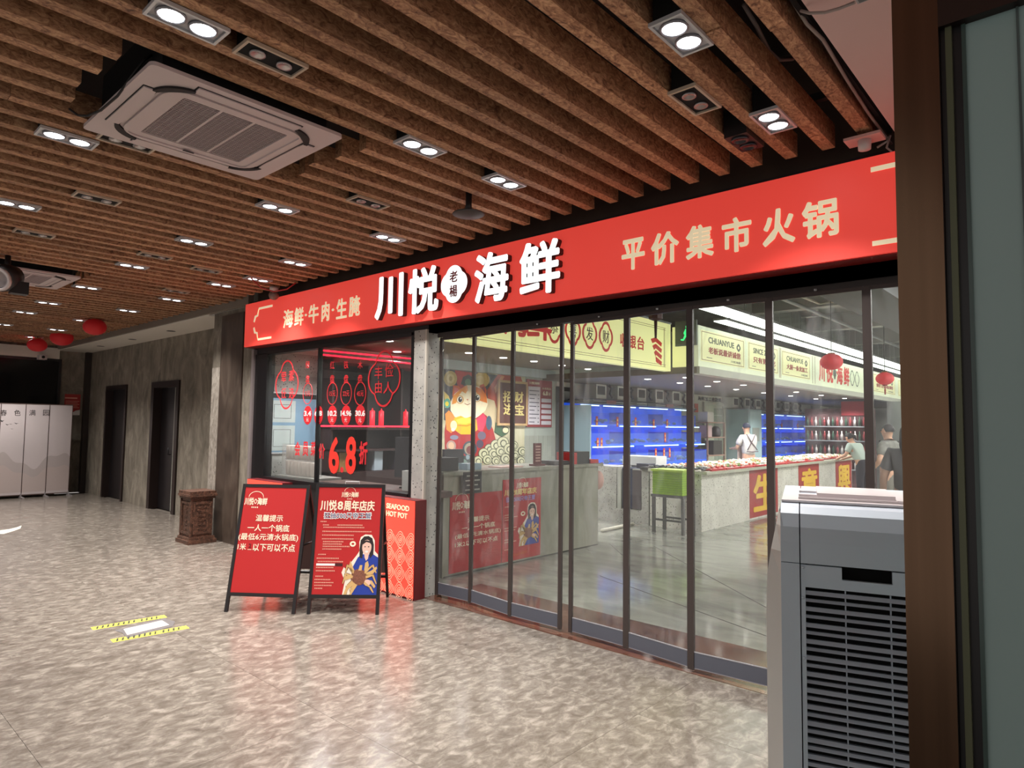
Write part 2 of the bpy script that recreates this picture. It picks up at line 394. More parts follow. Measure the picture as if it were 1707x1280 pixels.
# carriers and ducts above the slats
CARR = mat('carrier', (40, 36, 34), 0.6, metal=0.3)
for y in (-0.9, 0.2, 2.45, 3.6):
    link('carrier_rail', MB().box(-17.2, -0.85, y, y+0.04, ZS+0.145, ZS+0.185), CARR, ceil)
struct('duct', MB().box(-17, -5.6, 1.0, 1.7, 3.55, 3.9), CARR)
# wall header above the sign, and black trim
HDR = mat('header_brown', (70, 54, 44), 0.8, noise=0.2, nscale=5)
struct('wall_header', MB().box(-8.2, 3.0, D+0.04, D+0.16, 3.14, 3.95), HDR)
struct('trim_1', MB().box(-8.2, 3.0, D-0.06, D+0.10, 3.10, 3.145), BLACK)
struct('trim_2', MB().box(-17, -8.2, 3.99, 4.06, 3.12, 3.30), mat('grey_trim', (128, 118, 108), 0.7))
struct('trim_3', MB().box(-8.2, 3.0, D+0.02, D+0.16, 2.47, 3.12), BLACK)          # lintel behind the sign
# gypsum ceiling on the right
struct('ceiling_gypsum', MB().box(-0.80, 4.0, -4, D-0.02, 3.20, 3.26), GYP)
struct('trim_4', MB().box(-0.86, -0.84, -4, D-0.02, 3.25, 3.95), VOID)
# side wall with two doors (behind the column)
YW = 4.64
wl = MB()
for (a, b) in ((-17.0, -15.70), (-14.47, -13.15), (-11.90, -8.9)): wl.box(a, b, YW, YW+0.2, 0, 3.95)
for (a, b) in ((-15.70, -14.47), (-13.15, -11.90)): wl.box(a, b, YW, YW+0.2, 2.31, 3.95)
struct('wall_side', wl, CONC)
struct('ceiling_soffit', MB().box(-17, -9.45, 4.03, YW, 3.10, 3.30), SOFF)
for i, x in enumerate((-15.2, -13.4, -11.6)):
    o = link('recessed_spotlight', MB().lathe((x, 4.33, 3.098), [(0.0, 0.0), (0.07, 0.0), (0.07, 0.012), (0.0, 0.012)], 14), BLACK)
    tag(o, 'small unlit recessed spotlight in white soffit, %s from the left' % ORD[i], 'light', 'unlit spots in the white soffit')
WIN = mat('dark_room', (10, 9, 11), 0.6)
struct('wall_store_room', MB().box(-17, -11.0, 5.6, 5.7, 0, 3).box(-17, -16.9, 4.84, 5.6, 0, 3), WIN)
FRD = mat('door_brown', (34, 22, 20), 0.4)
LEAF = mat('door_leaf_dark', (26, 22, 24), 0.35); LEAF2 = mat('door_leaf_pale', (150, 152, 142), 0.4)
d = struct('door_1', MB().box(-15.70, -15.62, YW-0.03, YW+0.2, 0, 2.31).box(-14.55, -14.47, YW-0.03, YW+0.2, 0, 2.31).box(-15.62, -14.55, YW-0.03, YW+0.2, 2.23, 2.31), FRD)
link('door_leaf', MB().box(-15.62, -14.56, YW+0.10, YW+0.14, 0.01, 2.23), LEAF, d)
d = struct('door_2', MB().box(-13.15, -13.03, YW-0.03, YW+0.2, 0, 2.31).box(-12.02, -11.90, YW-0.03, YW+0.2, 0, 2.31).box(-13.03, -12.02, YW-0.03, YW+0.2, 2.20, 2.31), FRD)
lf = link('door_leaf', MB().box(-13.02, -12.44, YW+0.12, YW+0.16, 0.01, 2.20), LEAF, d)
link('door_leaf', MB().box(-12.36, -12.27, YW+0.09, YW+0.12, 0.01, 2.20).box(-12.20, -12.14, YW+0.09, YW+0.12, 0.01, 1.75), LEAF2, d)['label'] = 'pale edge of the half open leaf'
link('door_handle', MB().tube([(-12.50, YW+0.11, 1.0), (-12.50, YW+0.07, 1.0), (-12.50, YW+0.07, 1.12)], 0.012, 6), BLACK, d)
# end wall on the left
struct('wall_end', MB().box(-17.2, -17.0, -4, YW+0.2, 0, 3.95), CONC)
struct('trim_5', MB().box(-17.0, -16.86, -4, 4.03, 2.91, 3.14), SOFF)
struct('trim_6', MB().box(-16.98, -16.84, YW-0.10, YW-0.001, 0, 3.1), mat('dark_pipe', (44, 34, 30), 0.5))
SCR = mat('dark_glazing', (8, 8, 12), 0.12)
wn = struct('window_1', MB().box(-17.0, -16.97, -3.5, 4.10, 1.88, 2.91), SCR)
link('window_frame', MB().fbox(FX(-16.97), -3.5, 4.10, 2.86, 2.91, 0, 0.02).fbox(FX(-16.97), 4.05, 4.10, 1.88, 2.86, 0, 0.02).fbox(FX(-16.97), -3.5, 4.05, 1.88, 1.93, 0, 0.02), BLACK, wn)

# column left of the shop
cf = struct('column_left', MB().box(-9.38, -8.17, D, 4.62, 0, 3.12), CONC)
link('stone_panel', MB().box(-9.36, -9.12, D-0.012, D, 0.0, 2.35), CONC2, cf)['label'] = 'pale rough plaster strip'
link('stone_panel', MB().box(-9.10, -8.46, D-0.02, D, 0.0, 3.06), BROWN, cf)['label'] = 'dark brown stone panel'
link('metal_edge', MB().box(-8.19, -8.13, D-0.025, D+0.05, 0, 2.53), mat('pale_metal', (150, 140, 140), 0.4, metal=0.4), cf)
# column between window and curtain
cc = struct('column_middle', MB().box(-4.955, -4.77, D, 4.24, 0, 2.50), TERR)
link('corner_highlight', MB().box(-4.79, -4.768, D-0.004, D+0.02, 0, 2.50), mat('highlight_pale', (196, 190, 180), 0.5), cc)  # pale strip paints the highlight along the column corner
# shop window
w2 = struct('window_2', MB().box(-8.14, -4.955, D, D+0.14, 0, 0.86), BLACK, label='dark sill wall under the shop window')
link('window_frame', MB().box(-8.13, -7.82, D, D+0.10, 0.86, 2.46).box(-5.0, -4.955, D, D+0.10, 0.86, 2.46).box(-7.82, -5.0, D, D+0.10, 2.45, 2.49).box(-7.82, -5.0, D-0.01, D+0.12, 0.86, 0.93), FRAMEB, w2)
link('window_frame', MB().box(-6.658, -6.632, D+0.0, D+0.05, 0.93, 2.45), FRAMEB, w2)
link('window_pane', MB().box(-7.82, -6.665, D+0.03, D+0.036, 0.93, 2.45), GLASS, w2)
link('window_pane', MB().box(-6.625, -5.0, D+0.03, D+0.036, 0.93, 2.45), GLASS, w2)
# shop hall shell
XL = -7.9
hl = MB().box(XL-0.15, XL, D+0.1, 30, 0, 3.98)
HW = struct('wall_hall_left', hl, HWALL)
struct('wall_hall_back', MB().box(-8, 5, 29.9, 30, 0, 3.98), HWALL)
struct('wall_hall_right', MB().box(4.9, 5, D+0.1, 30, 0, 3.98), HWALL)
hc = struct('ceiling_hall', MB().box(-8, 5, D+0.16, 30, 3.95, 4.05), HCEIL)
for i, y in enumerate((5.8, 8.6, 11.4, 14.2, 17.0, 20.5)):
    link('ceiling_beam', MB().box(-4.6, 4.9, y, y+0.22, 3.62, 3.95), mat('beam_grey', (170, 172, 170), 0.7), hc)
# low soffit over counters
sf = struct('ceiling_counter', MB().box(XL, -5.32, D+0.16, 9.64, 2.64, 2.68).box(XL, -4.77, 9.62, 29, 2.46, 2.56), SOFG)
# curtain top rail
tr = struct('trim_7', MB().box(-4.77, 1.5, 4.10, 4.30, 2.47, 2.56), FRAMEB)
link('rail', MB().box(-4.72, 1.5, 4.17, 4.23, 2.425, 2.47), RAIL, tr)

# ================================================================== SIGN
fs = FY(D-0.14)
t = thing('shop_sign', 'long red illuminated shop sign with white and cream characters above the entrance', 'sign', (-3.5, D, 2.55))
link('sign_face', MB().fbox(fs, -8.165, 1.2, 2.552, 3.098, -0.02, 0), SIGN, t)
link('sign_box', MB().box(-8.17, 1.2, D-0.12, D+0.02, 2.545, 3.10), mat('sign_box_red', (120, 24, 22), 0.5), t)
def onS(px, py): p = at(px, py, Y=D-0.14); return p[0], p[2]
def channel(ch, a, b, z0, z1):
    mb = MB(); mb.text(fs, ch, a, b, z0, z1, bold=0.028, n0=0.05, n1=0.056, res=3)
    o = link('channel_letter', mb, LETW, t)
    mb = MB(); mb.text(fs, ch, a, b, z0, z1, bold=0.028, n0=0.0, n1=0.0495, res=3)
    link('letter_side', mb, LETS, o)
XI = D-0.14
def sx(px, py=500): return at(px, py, Y=XI)[0]
for ch, l, r, zt in (('川', 633, 679, 1), ('悦', 688, 738, 1), ('海', 798, 854, 1), ('鲜', 873, 940, 1)):
    channel(ch, sx(l), sx(r), 2.615, 3.035)
ob = link('badge', MB().poly(fs, quat(sx(763.5), 2.825, 0.165, 0.165, 60, 0.07), 0.05, 0.056), LETW, t)
link('badge_side', MB().poly(fs, quat(sx(763.5), 2.825, 0.165, 0.165, 60, 0.07), 0.0, 0.0495), LETS, ob)
link('badge_lettering', MB().text(fs, '老', sx(763.5)-0.05, sx(763.5)+0.05, 2.84, 2.94, bold=0.02, n0=0.057, n1=0.059).text(fs, '楊', sx(763.5)-0.05, sx(763.5)+0.05, 2.71, 2.815, bold=0.02, n0=0.057, n1=0.059), mat('badge_red', (140, 36, 40), 0.5), ob)
for i, (ch, l, r) in enumerate((('平', 1037, 1075), ('价', 1086, 1132), ('集', 1144, 1190), ('市', 1204, 1253), ('火', 1272, 1326), ('锅', 1338, 1399))):
    link('character', MB().text(fs, ch, sx(l, 410), sx(r, 400), 2.695, 2.915, bold=0.03, n0=0.001, n1=0.006, res=2), CREAM, t)
for (ch, l, r) in (('海', 473, 489), ('鲜', 491.5, 506), ('牛', 515, 531), ('肉', 536.5, 549), ('生', 561, 578), ('腌', 582, 600)):
    link('character', MB().text(fs, ch, sx(l, 530), sx(r, 530), 2.705, 2.92, bold=0.02, n0=0.001, n1=0.006, res=2), CREAM, t)
for px in (510, 555): link('character', MB().poly(fs, ell(sx(px, 530), 2.815, 0.022, 0.014, 10), 0.001, 0.006), CREAM, t)
def bracket(cu, sgn, zt, sv):
    pts = [(0, 0), (0.10*sgn, 0), (0.62*sgn, 0)]
    z = zt; mb = MB()
    mb.fbox(fs, cu+0.13*sgn, cu+0.46*sgn, z, z+0.026*sv, 0.001, 0.006)
    mb.poly(fs, [(cu+0.13*sgn, z+0.026*sv), (cu+0.13*sgn, z), (cu+0.09*sgn, z-0.06*sv), (cu+0.03*sgn, z-0.07*sv), (cu, z-0.14*sv), (cu+0.025*sgn, z-0.15*sv), (cu+0.055*sgn, z-0.09*sv), (cu+0.11*sgn, z-0.08*sv)], 0.001, 0.006)
    link('corner_bracket', mb, CREAM, t)
bracket(-7.93, 1, 2.995, 1); bracket(-7.93, 1, 2.635, -1)
bracket(-0.46, -1, 3.01, 1); bracket(-0.46, -1, 2.625, -1)

# ================================================================== DOWNLIGHTS
def make_lamp(lit, cup=False):
    z = ZS-0.012
    t = thing('twin_downlight', 'x', 'light', (0, 0, z))
    fr = Fr((0, 0, z), (1, 0, 0), (0, 1, 0), (0, 0, -1)); hw, hl = 0.072, 0.142
    m = MB()
    def rect(a, b, r=0.0): return [(-a, -b), (a, -b), (a, b), (-a, b)]
    m.ring(fr, rect(hw, hl), rect(hw-0.012, hl-0.012), -0.012, 0.004)
    link('frame', m, STEEL if not cup else mat('lamp_frame_dim', (196, 180, 160), 0.4), t)
    inner = MB().ring(fr, rect(hw-0.012, hl-0.012), rect(hw-0.02, hl-0.02), -0.02, 0.0)
    link('housing', MB().box(-0.058, 0.058, -0.128, 0.128, z+0.02, z+0.16), VOID, t)
    link('plate', MB().fbox(fr, -hw+0.012, hw-0.012, -hl+0.012, hl-0.012, -0.012, -0.006), mat('lamp_plate', (190, 190, 196), 0.4) if lit else VOID, t)
    for s in (-1, 1):
        c = (0, 0.062*s, z)
        if lit:
            g = link('lamp_ring', MB().lathe(c, [(0.056, 0.006), (0.056, -0.004), (0.050, -0.006), (0.048, 0.006)], 20), mat('gimbal', (150, 150, 156), 0.35, metal=0.4), t)
            link('lens', MB().lathe(c, [(0.0, 0.004), (0.047, 0.004), (0.047, -0.001), (0.0, -0.004)], 20), LAMPON, g)
        else:
            g = link('lamp_ring', MB().lathe(c, [(0.034, 0.004), (0.034, -0.006), (0.026, -0.004), (0.01, 0.002), (0.0, 0.003)], 16), LAMPOFF, t)
    return t
LP_ON = [(-2.775, 1.009), (-1.235, 2.371), (-4.411, 1.013), (-2.834, 2.391), (-2.838, 3.103), (-1.235, 3.365), (-4.451, 2.406), (-5.973, 1.105),
         (-4.489, 3.423), (-5.951, 2.393), (-7.473, 2.366), (-6.017, 3.378), (-7.558, 3.383), (-6.987, 3.515), (-9.061, 2.405), (-9.183, 3.38),
         (-10.65, 2.397), (-11.995, 2.392), (-10.613, 3.327), (-13.866, 2.46), (-7.55, 1.05), (-12.235, 3.214), (-13.878, 3.246), (-15.482, 3.264), (-15.482, 2.45)]
LP_OFF = [(-2.637, 1.365), (-4.21, 1.258), (-1.437, 2.903), (-3.827, 2.773), (-5.408, 1.455), (-6.708, 1.392), (-6.781, 2.363), (-6.925, 2.943), (-8.523, 3.196)]
def snap(x):
    k = round((X0-x)/PITCH-0.5); return X0-(k+0.5)*PITCH
lamp = None
EXTRA = {(-2.775, 1.009): 'largest lit twin downlight, beside the big ceiling air conditioner',
         (-1.235, 2.371): 'lit twin downlight nearest the pinkish ceiling at the top of the photo',
         (-1.235, 3.365): 'lit twin downlight above the right end of the red sign',
         (-6.987, 3.515): 'lit twin downlight with red wire dangling near the sign end'}
rows = {'near': [], 'mid': [], 'far': []}
for (x, y) in LP_ON: rows['near' if y < 1.6 else 'mid' if y < 2.8 else 'far'].append((x, y))
ROWN = {'near': 'row passing the air conditioners', 'mid': 'middle ceiling row', 'far': 'row nearest the red sign'}
for rk, L_ in rows.items():
    L_.sort(reverse=True)
    for i, (x, y) in enumerate(L_):
        loc = (snap(x), y, ZS-0.012)
        if lamp is None: lamp = make_lamp(True); o = lamp
        else: o = copy_tree(lamp)
        o.location = loc
        o['label'] = EXTRA.get((x, y), 'lit twin downlight, %s from right in the %s' % (ORD[i], ROWN[rk]))
        o['group'] = 'lit twin downlights between the slats'
        ld = bpy.data.lights.get('downlight') or bpy.data.lights.new('downlight', 'SPOT')
        ld.energy = LAMP_W*4; ld.spot_size = math.radians(104); ld.spot_blend = 0.8; ld.color = (1.0, 0.95, 0.90); ld.shadow_soft_size = 0.05
        lo = bpy.data.objects.new('downlight_beam', ld); COL.objects.link(lo); lo.location = (loc[0], loc[1], ZS-0.03)
dim = None
LP_OFF.sort(reverse=True)
for i, (x, y) in enumerate(LP_OFF):
    if dim is None: dim = make_lamp(False, True); o = dim
    else: o = copy_tree(dim)
    o.location = (snap(x), y, ZS-0.012)
    o['label'] = 'unlit dark twin downlight in the slat ceiling, %s from the right' % ORD[i]
    o['group'] = 'unlit twin downlights between the slats'
# tilted black projector spot
t = thing('black_spotlight', 'black twin spotlight box without frame hanging between slats above the sign', 'light', (-1.44, 3.478, 3.16))
link('housing', MB().box(-1.50, -1.375, 3.36, 3.60, 3.17, 3.33), BLACK, t)
for s in (-1, 1):
    link('lamp_ring', MB().lathe((-1.4375, 3.48+0.055*s, 3.168), [(0.046, 0.004), (0.048, -0.008), (0.036, -0.008), (0.03, 0.0), (0.0, 0.0)], 16), mat('dark_lens', (60, 60, 66), 0.15, metal=0.5), t)

# ================================================================== CEILING CASSETTE AIR CONDITIONERS
def cassette(cx, cy, label):
    z = 3.16; t = thing('ceiling_air_conditioner', label, 'air conditioner', (cx, cy, z), 'ceiling cassette air conditioners')
    fr = Fr((cx, cy, z), (1, 0, 0), (0, 1, 0), (0, 0, -1))
    def rr(a, b, r, k=6):
        out = []
        for qx, qy, a0 in ((1, 1, 0), (-1, 1, PI/2), (-1, -1, PI), (1, -1, 1.5*PI)):
            out += [(qx*(a-r)+r*math.cos(a0+PI/2*i/k), qy*(b-r)+r*math.sin(a0+PI/2*i/k)) for i in range(k+1)]
        return out
    h = 0.488
    m = MB(); m.ring(fr, rr(h, h, 0.03), rr(0.36, 0.36, 0.12), -0.006, 0.012); m.ring(fr, rr(0.36, 0.36, 0.12), rr(0.335, 0.325, 0.04), 0.0, 0.022)
    link('panel', m, ACW, t)
    link('intake_rim', MB().ring(fr, rr(0.335, 0.325, 0.04), rr(0.285, 0.27, 0.01), -0.01, 0.014), ACW, t)
    g = link('intake_grille', MB().fbox(fr, -0.285, 0.285, -0.27, 0.27, -0.012, 0.004), ACG, t)
    gm = MB()
    for i in range(-15, 16): gm.fbox(fr, i*0.0185-0.004, i*0.0185+0.004, -0.268, 0.268, 0.004, 0.008)
    for i in range(-9, 10): gm.fbox(fr, -0.283, 0.283, i*0.028-0.002, i*0.028+0.002, 0.004, 0.007)
    link('grille_mesh', gm, mat('grille_mesh', (163, 151, 153), 0.6), g)['kind'] = 'stuff'
    for y in (-0.085, 0.085): link('grille_rib', MB().fbox(fr, -0.283, 0.283, y-0.006, y+0.006, 0.004, 0.011), ACW, g)
    for q in range(4):
        c, s = round(math.cos(q*PI/2)), round(math.sin(q*PI/2))
        fq = Fr((cx, cy, z), (c, s, 0), (-s, c, 0), (0, 0, -1))
        link('air_slot', MB().fbox(fq, -0.27, 0.27, 0.375, 0.445, 0.0125, 0.0135), DARK, t)
        link('louver', MB().poly(fq, [(-0.262, 0.384), (-0.20, 0.378), (0.20, 0.378), (0.262, 0.384), (0.262, 0.440), (-0.262, 0.440)], 0.014, 0.020), ACW, t)
        arc = []
        for i in range(9): a = 0.15+1.27*i/8; arc.append((0.235+0.168*math.cos(a), 0.235+0.168*math.sin(a)))
        for i in range(8, -1, -1): a = 0.15+1.27*i/8; r = 0.148 - 0.02*math.sin((a-0.15)/1.27*PI); arc.append((0.235+r*math.cos(a), 0.235+r*math.sin(a)))
        link('corner_slot', MB().poly(fq, arc, 0.0122, 0.0232), DARK, t)
    link('body', MB().box(cx-0.42, cx+0.42, cy-0.42, cy+0.42, z+0.025, z+0.28), VOID, t)
    link('indicator', MB().fbox(fr, -0.34, -0.325, -0.03, 0.03, 0.022, 0.024), DARK, t)
cassette(AC[0][0], AC[0][1], 'large white ceiling cassette air conditioner near the camera among the slats')
cassette(AC[1][0], AC[1][1], 'smaller looking distant ceiling cassette air conditioner at the far left')

# cables, disc lamp, camera dome, junction box, lanterns
CABLE = mat('grey_cable', (160, 148, 142), 0.6); CABLEB = mat('black_cable', (24, 20, 20), 0.6)
tag(link('hanging_cable', MB().tube([tuple(at(*q_, Z=z_)) for q_, z_ in (((264, 84), 3.34), ((240, 100), 3.24), ((216, 132), 3.18), ((196, 160), 3.13), ((168, 184), 3.12), ((146, 193), 3.12), ((130, 192), 3.13), ((116, 182), 3.20))], 0.006, 6), CABLEB), 'thin dark cable sagging across the corner of the near air conditioner', 'cable')
tag(link('hanging_cable', MB().tube([tuple(at(1240, 8, Z=3.42)), tuple(at(1262, 45, Z=3.40)), tuple(at(1282, 85, Z=3.36)), tuple(at(1298, 100, Z=3.36)), tuple(at(1322, 98, Z=3.42))], 0.010, 6), CABLE), 'bent pale grey cable drooping between the last two slats on the right', 'cable')
tag(link('hanging_cable', MB().tube([tuple(at(*p, Z=z)) for p, z in (((1320, 0), 3.28), ((1345, 40), 3.24), ((1372, 66), 3.23), ((1410, 130), 3.24), ((1445, 185), 3.24), ((1472, 222), 3.22), ((1486, 240), 3.19))], 0.008, 6), CABLE), 'long pale cable along the seam between slats and pink ceiling', 'cable')
tag(link('hanging_cable', MB().tube([tuple(at(*p, Z=z)) for p, z in (((1335, 18), 3.19), ((1350, 22), 3.16), ((1375, 21), 3.15), ((1400, 14), 3.15), ((1425, 4), 3.14))], 0.006, 6), CABLE), 'thin cable looping to the grey box at the top right', 'cable')
tag(link('hanging_cable', MB().tube([tuple(at(*p, Y=3.95)) for p in ((1462, 246), (1478, 236), (1484, 226), (1478, 246), (1490, 256), (1488, 268), (1470, 276), (1452, 275))], 0.006, 6), CABLE), 'tangle of cable at the right end of the red sign', 'cable')
t = thing('junction_box', 'small pink lit ceiling sensor plate above right end of the sign', 'sensor', (-0.92, 3.86, 3.12))
link('plate', MB().box(-1.02, -0.84, 3.80, 3.92, 3.165, 3.18), mat('pinkish', (226, 178, 172), 0.6), t)
link('sensor', MB().lathe((-0.93, 3.86, 3.165), [(0.035, 0.0), (0.032, -0.05), (0.0, -0.06)], 12), WHITEP, t)
t = thing('disc_speaker', 'black round disc hanging on short stem below the slats', 'speaker', (-3.30, 3.18, 3.0))
link('disc', MB().lathe((-3.30, 3.18, 3.08), [(0.0, 0.03), (0.03, 0.025), (0.11, 0.005), (0.115, 0.0), (0.10, -0.008), (0.02, -0.02), (0.0, -0.02)], 24), mat('disc_dark', (58, 52, 50), 0.5), t)
link('stem', MB().lathe((-3.30, 3.18, 3.10), [(0.028, 0.0), (0.022, 0.05), (0.022, 0.25)], 10), BLACK, t)
t = thing('dome_camera', 'small dome camera hanging at the left end of the sign', 'camera', (-7.3, 3.86, 3.0))
link('mount', MB().lathe((-7.3, 3.86, 3.14), [(0.05, 0.06), (0.05, 0.02), (0.03, 0.0)], 12), WHITEP, t)
link('dome', MB().ball((-7.3, 3.86, 3.10), (0.06, 0.06, 0.055)), mat('dome_grey', (120, 96, 88), 0.3), t)
tag(link('loose_wire', MB().tube([(-6.95, 3.40, 3.18), (-6.9, 3.5, 3.08), (-6.85, 3.62, 3.05), (-6.75, 3.72, 3.08), (-6.7, 3.8, 3.16)], 0.008, 5), mat('wire_red', (190, 60, 60), 0.5)), 'red loop of wire under a downlight by the sign end', 'cable')
t = thing('emergency_light', 'grey emergency light box at the top edge beside the bronze frame', 'light', (-0.53, 2.5, 3.06))
link('body', MB().box(-0.60, -0.43, 2.20, 2.44, 3.08, 3.16), mat('box_grey', (150, 152, 152), 0.4), t)
link('lens', MB().box(-0.59, -0.45, 2.22, 2.42, 3.07, 3.08), mat('lens_grey', (100, 104, 104), 0.2), t)
t = thing('round_ceiling_fan_camera', 'black spotlight with white ring hanging at the left edge of the photo', 'spotlight', tuple(at(8, 470, Z=2.95)))
p = at(12, 462, Z=2.98)
link('spot_head', MB().lathe(p, [(0.0, -0.12), (0.10, -0.10), (0.13, 0.0), (0.13, 0.10), (0.09, 0.11), (0.0, 0.06)], 18, axis=(0.6, -0.6, -0.3)), BLACK, t)
link('rim', MB().lathe(p+np.array([0.05, -0.05, -0.03]), [(0.115, 0.03), (0.115, 0.06), (0.085, 0.06), (0.085, 0.03)], 18, axis=(0.6, -0.6, -0.3)), WHITEP, t)
link('bracket', MB().tube([p+np.array([0, 0, 0.05]), (p[0]-0.02, p[1], 3.2)], 0.025, 8).box(p[0]-0.02, p[0]+0.10, p[1]+0.02, p[1]+0.16, p[2]-0.16, p[2]-0.04), BLACK, t)
LANT = mat('lantern_red', (196, 34, 38), 0.6, emit=0.08)
def lantern(c, r, label, group, name='red_lantern', red=LANT, tassel=True):
    t = thing(name, label, 'lantern', (c[0], c[1], c[2]-r), group)
    m = MB(); seg = 24
    prof = []
    for i in range(11):
        a = -PI/2*0.85+PI*0.85*i/10; prof.append((r*math.cos(a), 0.78*r*math.sin(a)))
    m.lathe(c, prof, seg)
    # gathered ribs
    V = []
    for (x, y, z) in m.v:
        a = math.atan2(y-c[1], x-c[0]); rad = math.hypot(x-c[0], y-c[1]); f = 1+0.03*math.cos(12*a)
        V.append((c[0]+rad*f*math.cos(a), c[1]+rad*f*math.sin(a), z))
    m.v = V
    link('shade', m, red, t)
    link('cap', MB().lathe((c[0], c[1], c[2]+0.74*r), [(0.32*r, 0), (0.34*r, 0.1*r), (0.1*r, 0.12*r)], 14), mat('lantern_gold', (170, 120, 60), 0.4, metal=0.4), t)
    link('cord', MB().tube([(c[0], c[1], c[2]+0.8*r), (c[0], c[1], c[2]+1.3*r if name == 'red_lantern' and red is LANT else 3.95)], 0.006, 5), BLACK, t)
    if tassel: link('tassel', MB().lathe((c[0], c[1], c[2]-0.74*r), [(0.28*r, 0), (0.25*r, -0.1*r), (0.05*r, -0.14*r), (0.05*r, -0.5*r), (0.10*r, -0.6*r), (0.07*r, -1.2*r)], 10), mat('tassel_red', (150, 30, 34), 0.7), t)
    return t
for (px, py, tt, r, lb) in ((158, 545, 10.5, 0.165, 'nearest of three'), (103, 563, 12.5, 0.19, 'middle of three'), (62, 575, 12.8, 0.165, 'leftmost of three')):
    lantern(CAM+tt*ray(px, py), r, 'red round lantern hanging from the slat ceiling, '+lb, 'red lanterns under the slat ceiling', tassel=False)
t = thing('bullet_camera', 'small white surveillance camera below the end wall soffit', 'camera', (-16.8, 3.6, 2.8))
link('camera_body', MB().box(-16.86, -16.66, 3.62, 3.76, 2.86, 2.96), WHITEP, t)
link('camera_lens', MB().lathe((-16.66, 3.69, 2.91), [(0.03, 0), (0.03, 0.02), (0, 0.02)], 10, axis=(1, 0, 0)), BLACK, t)

# ================================================================== LEFT END: display panels, poster, bin
PANEL = mat('panel_print', (196, 186, 186), 0.5, noise=0.05, nscale=1.2)
MIST = mat('ink_mountain', (180, 169, 167), 0.6); MIST2 = mat('ink_blush', (188, 173, 169), 0.6)
INK = mat('ink_black', (44, 42, 44), 0.6)
ys = [0.9, 1.75, 2.6, 3.01-0.0, 3.38, 3.80, 4.21]
ys = [1.75, 2.16, 2.57, 2.98, 3.39, 3.80, 4.21]
txts = {3: ('春', 0.0), 4: ('色', 0), 5: ('满', 0)}
fp = FX(-16.40)
t = thing('exhibition_partition', 'pale folding display partition printed with ink landscape at the far left', 'partition', (-16.42, 3.0, 0))
for i in range(6):
    a, b = ys[i], ys[i+1]
    o = link('display_panel', MB().fbox(fp, a+0.006, b-0.006, 0.07, 1.90, -0.03, 0), PANEL, t)
    link('panel_frame', MB().fbox(fp, a, b, 1.90, 1.915, -0.035, 0.004).fbox(fp, a-0.003, a+0.006, 0.05, 1.90, -0.035, 0.004).fbox(fp, b-0.006, b+0.003, 0.05, 1.90, -0.035, 0.004).fbox(fp, a, b, 0.05, 0.07, -0.035, 0.004), mat('panel_frame', (84, 66, 62), 0.5), o)
    hts = [0.75+0.14*math.sin(2.1*(a+(b-a)*q/10)*3.1+0.6)+0.05*math.sin(17*(a+(b-a)*q/10)) for q in range(11)]
    link('landscape_print', MB().poly(fp, [(a+0.007, 0.3)]+[(a+0.007+(b-a-0.014)*q/10, hts[q]) for q in range(11)]+[(b-0.007, 0.3)], 0.0005, 0.001), MIST, o)
    link('landscape_print', MB().poly(fp, [(a+0.007, 0.12)]+[(a+0.007+(b-a-0.014)*q/10, hts[q]*0.72) for q in range(11)]+[(b-0.007, 0.12)], 0.001, 0.0015), MIST2, o)
    link('panel_foot', MB().box(-16.45, -16.15, b-0.03, b+0.01, 0.0, 0.03).box(-16.42, -16.36, b-0.02, b, 0.03, 0.09), mat('foot_grey', (140, 134, 134), 0.4), t)
for ch, px in (('春', 6), ('色', 29), ('满', 54), ('园', 77)):
    y = at(px, 688, X=-16.4)[1]; z = at(px, 688, X=-16.4)[2]
    link('brush_character', MB().text(fp, ch, y-0.055, y+0.055, z-0.06, z+0.06, bold=-0.0, n0=0.002, n1=0.003), INK, t)
for (px, py, du, dv) in ((3, 702, .04, .04), (12, 708, .035, .02), (18, 707, .03, .01), (27, 706, .04, .02), (20, 715, .03, .008)):
    p = at(px, py, X=-16.4); link('bird_print', MB().poly(fp, [(p[1]-du, p[2]+dv), (p[1], p[2]-dv*0.5), (p[1]+du, p[2]+dv*0.6), (p[1]+du*0.2, p[2]+dv*0.2)], 0.002, 0.003), INK, t)
t = thing('notice_poster', 'small red notice poster on the stucco end wall beside the partition', 'poster', (-16.99, 4.36, 1.70))
fe = FX(-16.999)
link('poster_sheet', MB().fbox(fe, 4.20, 4.50, 1.76, 2.16, 0, 0.003), mat('poster_red', (176, 52, 48), 0.6), t)
m = MB().fbox(fe, 4.205, 4.44, 2.06, 2.09, 0.003, 0.004)
for i in range(5): m.fbox(fe, 4.22, 4.48-0.03*(i % 2), 2.0-i*0.035, 2.012-i*0.035, 0.003, 0.004)
link('poster_print', m, mat('poster_text', (226, 160, 140), 0.6), t)
link('poster_print', MB().poly(fe, [(4.26, 1.70), (4.50, 1.70), (4.50, 1.82), (4.42, 1.80), (4.36, 1.76), (4.26, 1.77)], 0.003, 0.004), WHT, t)
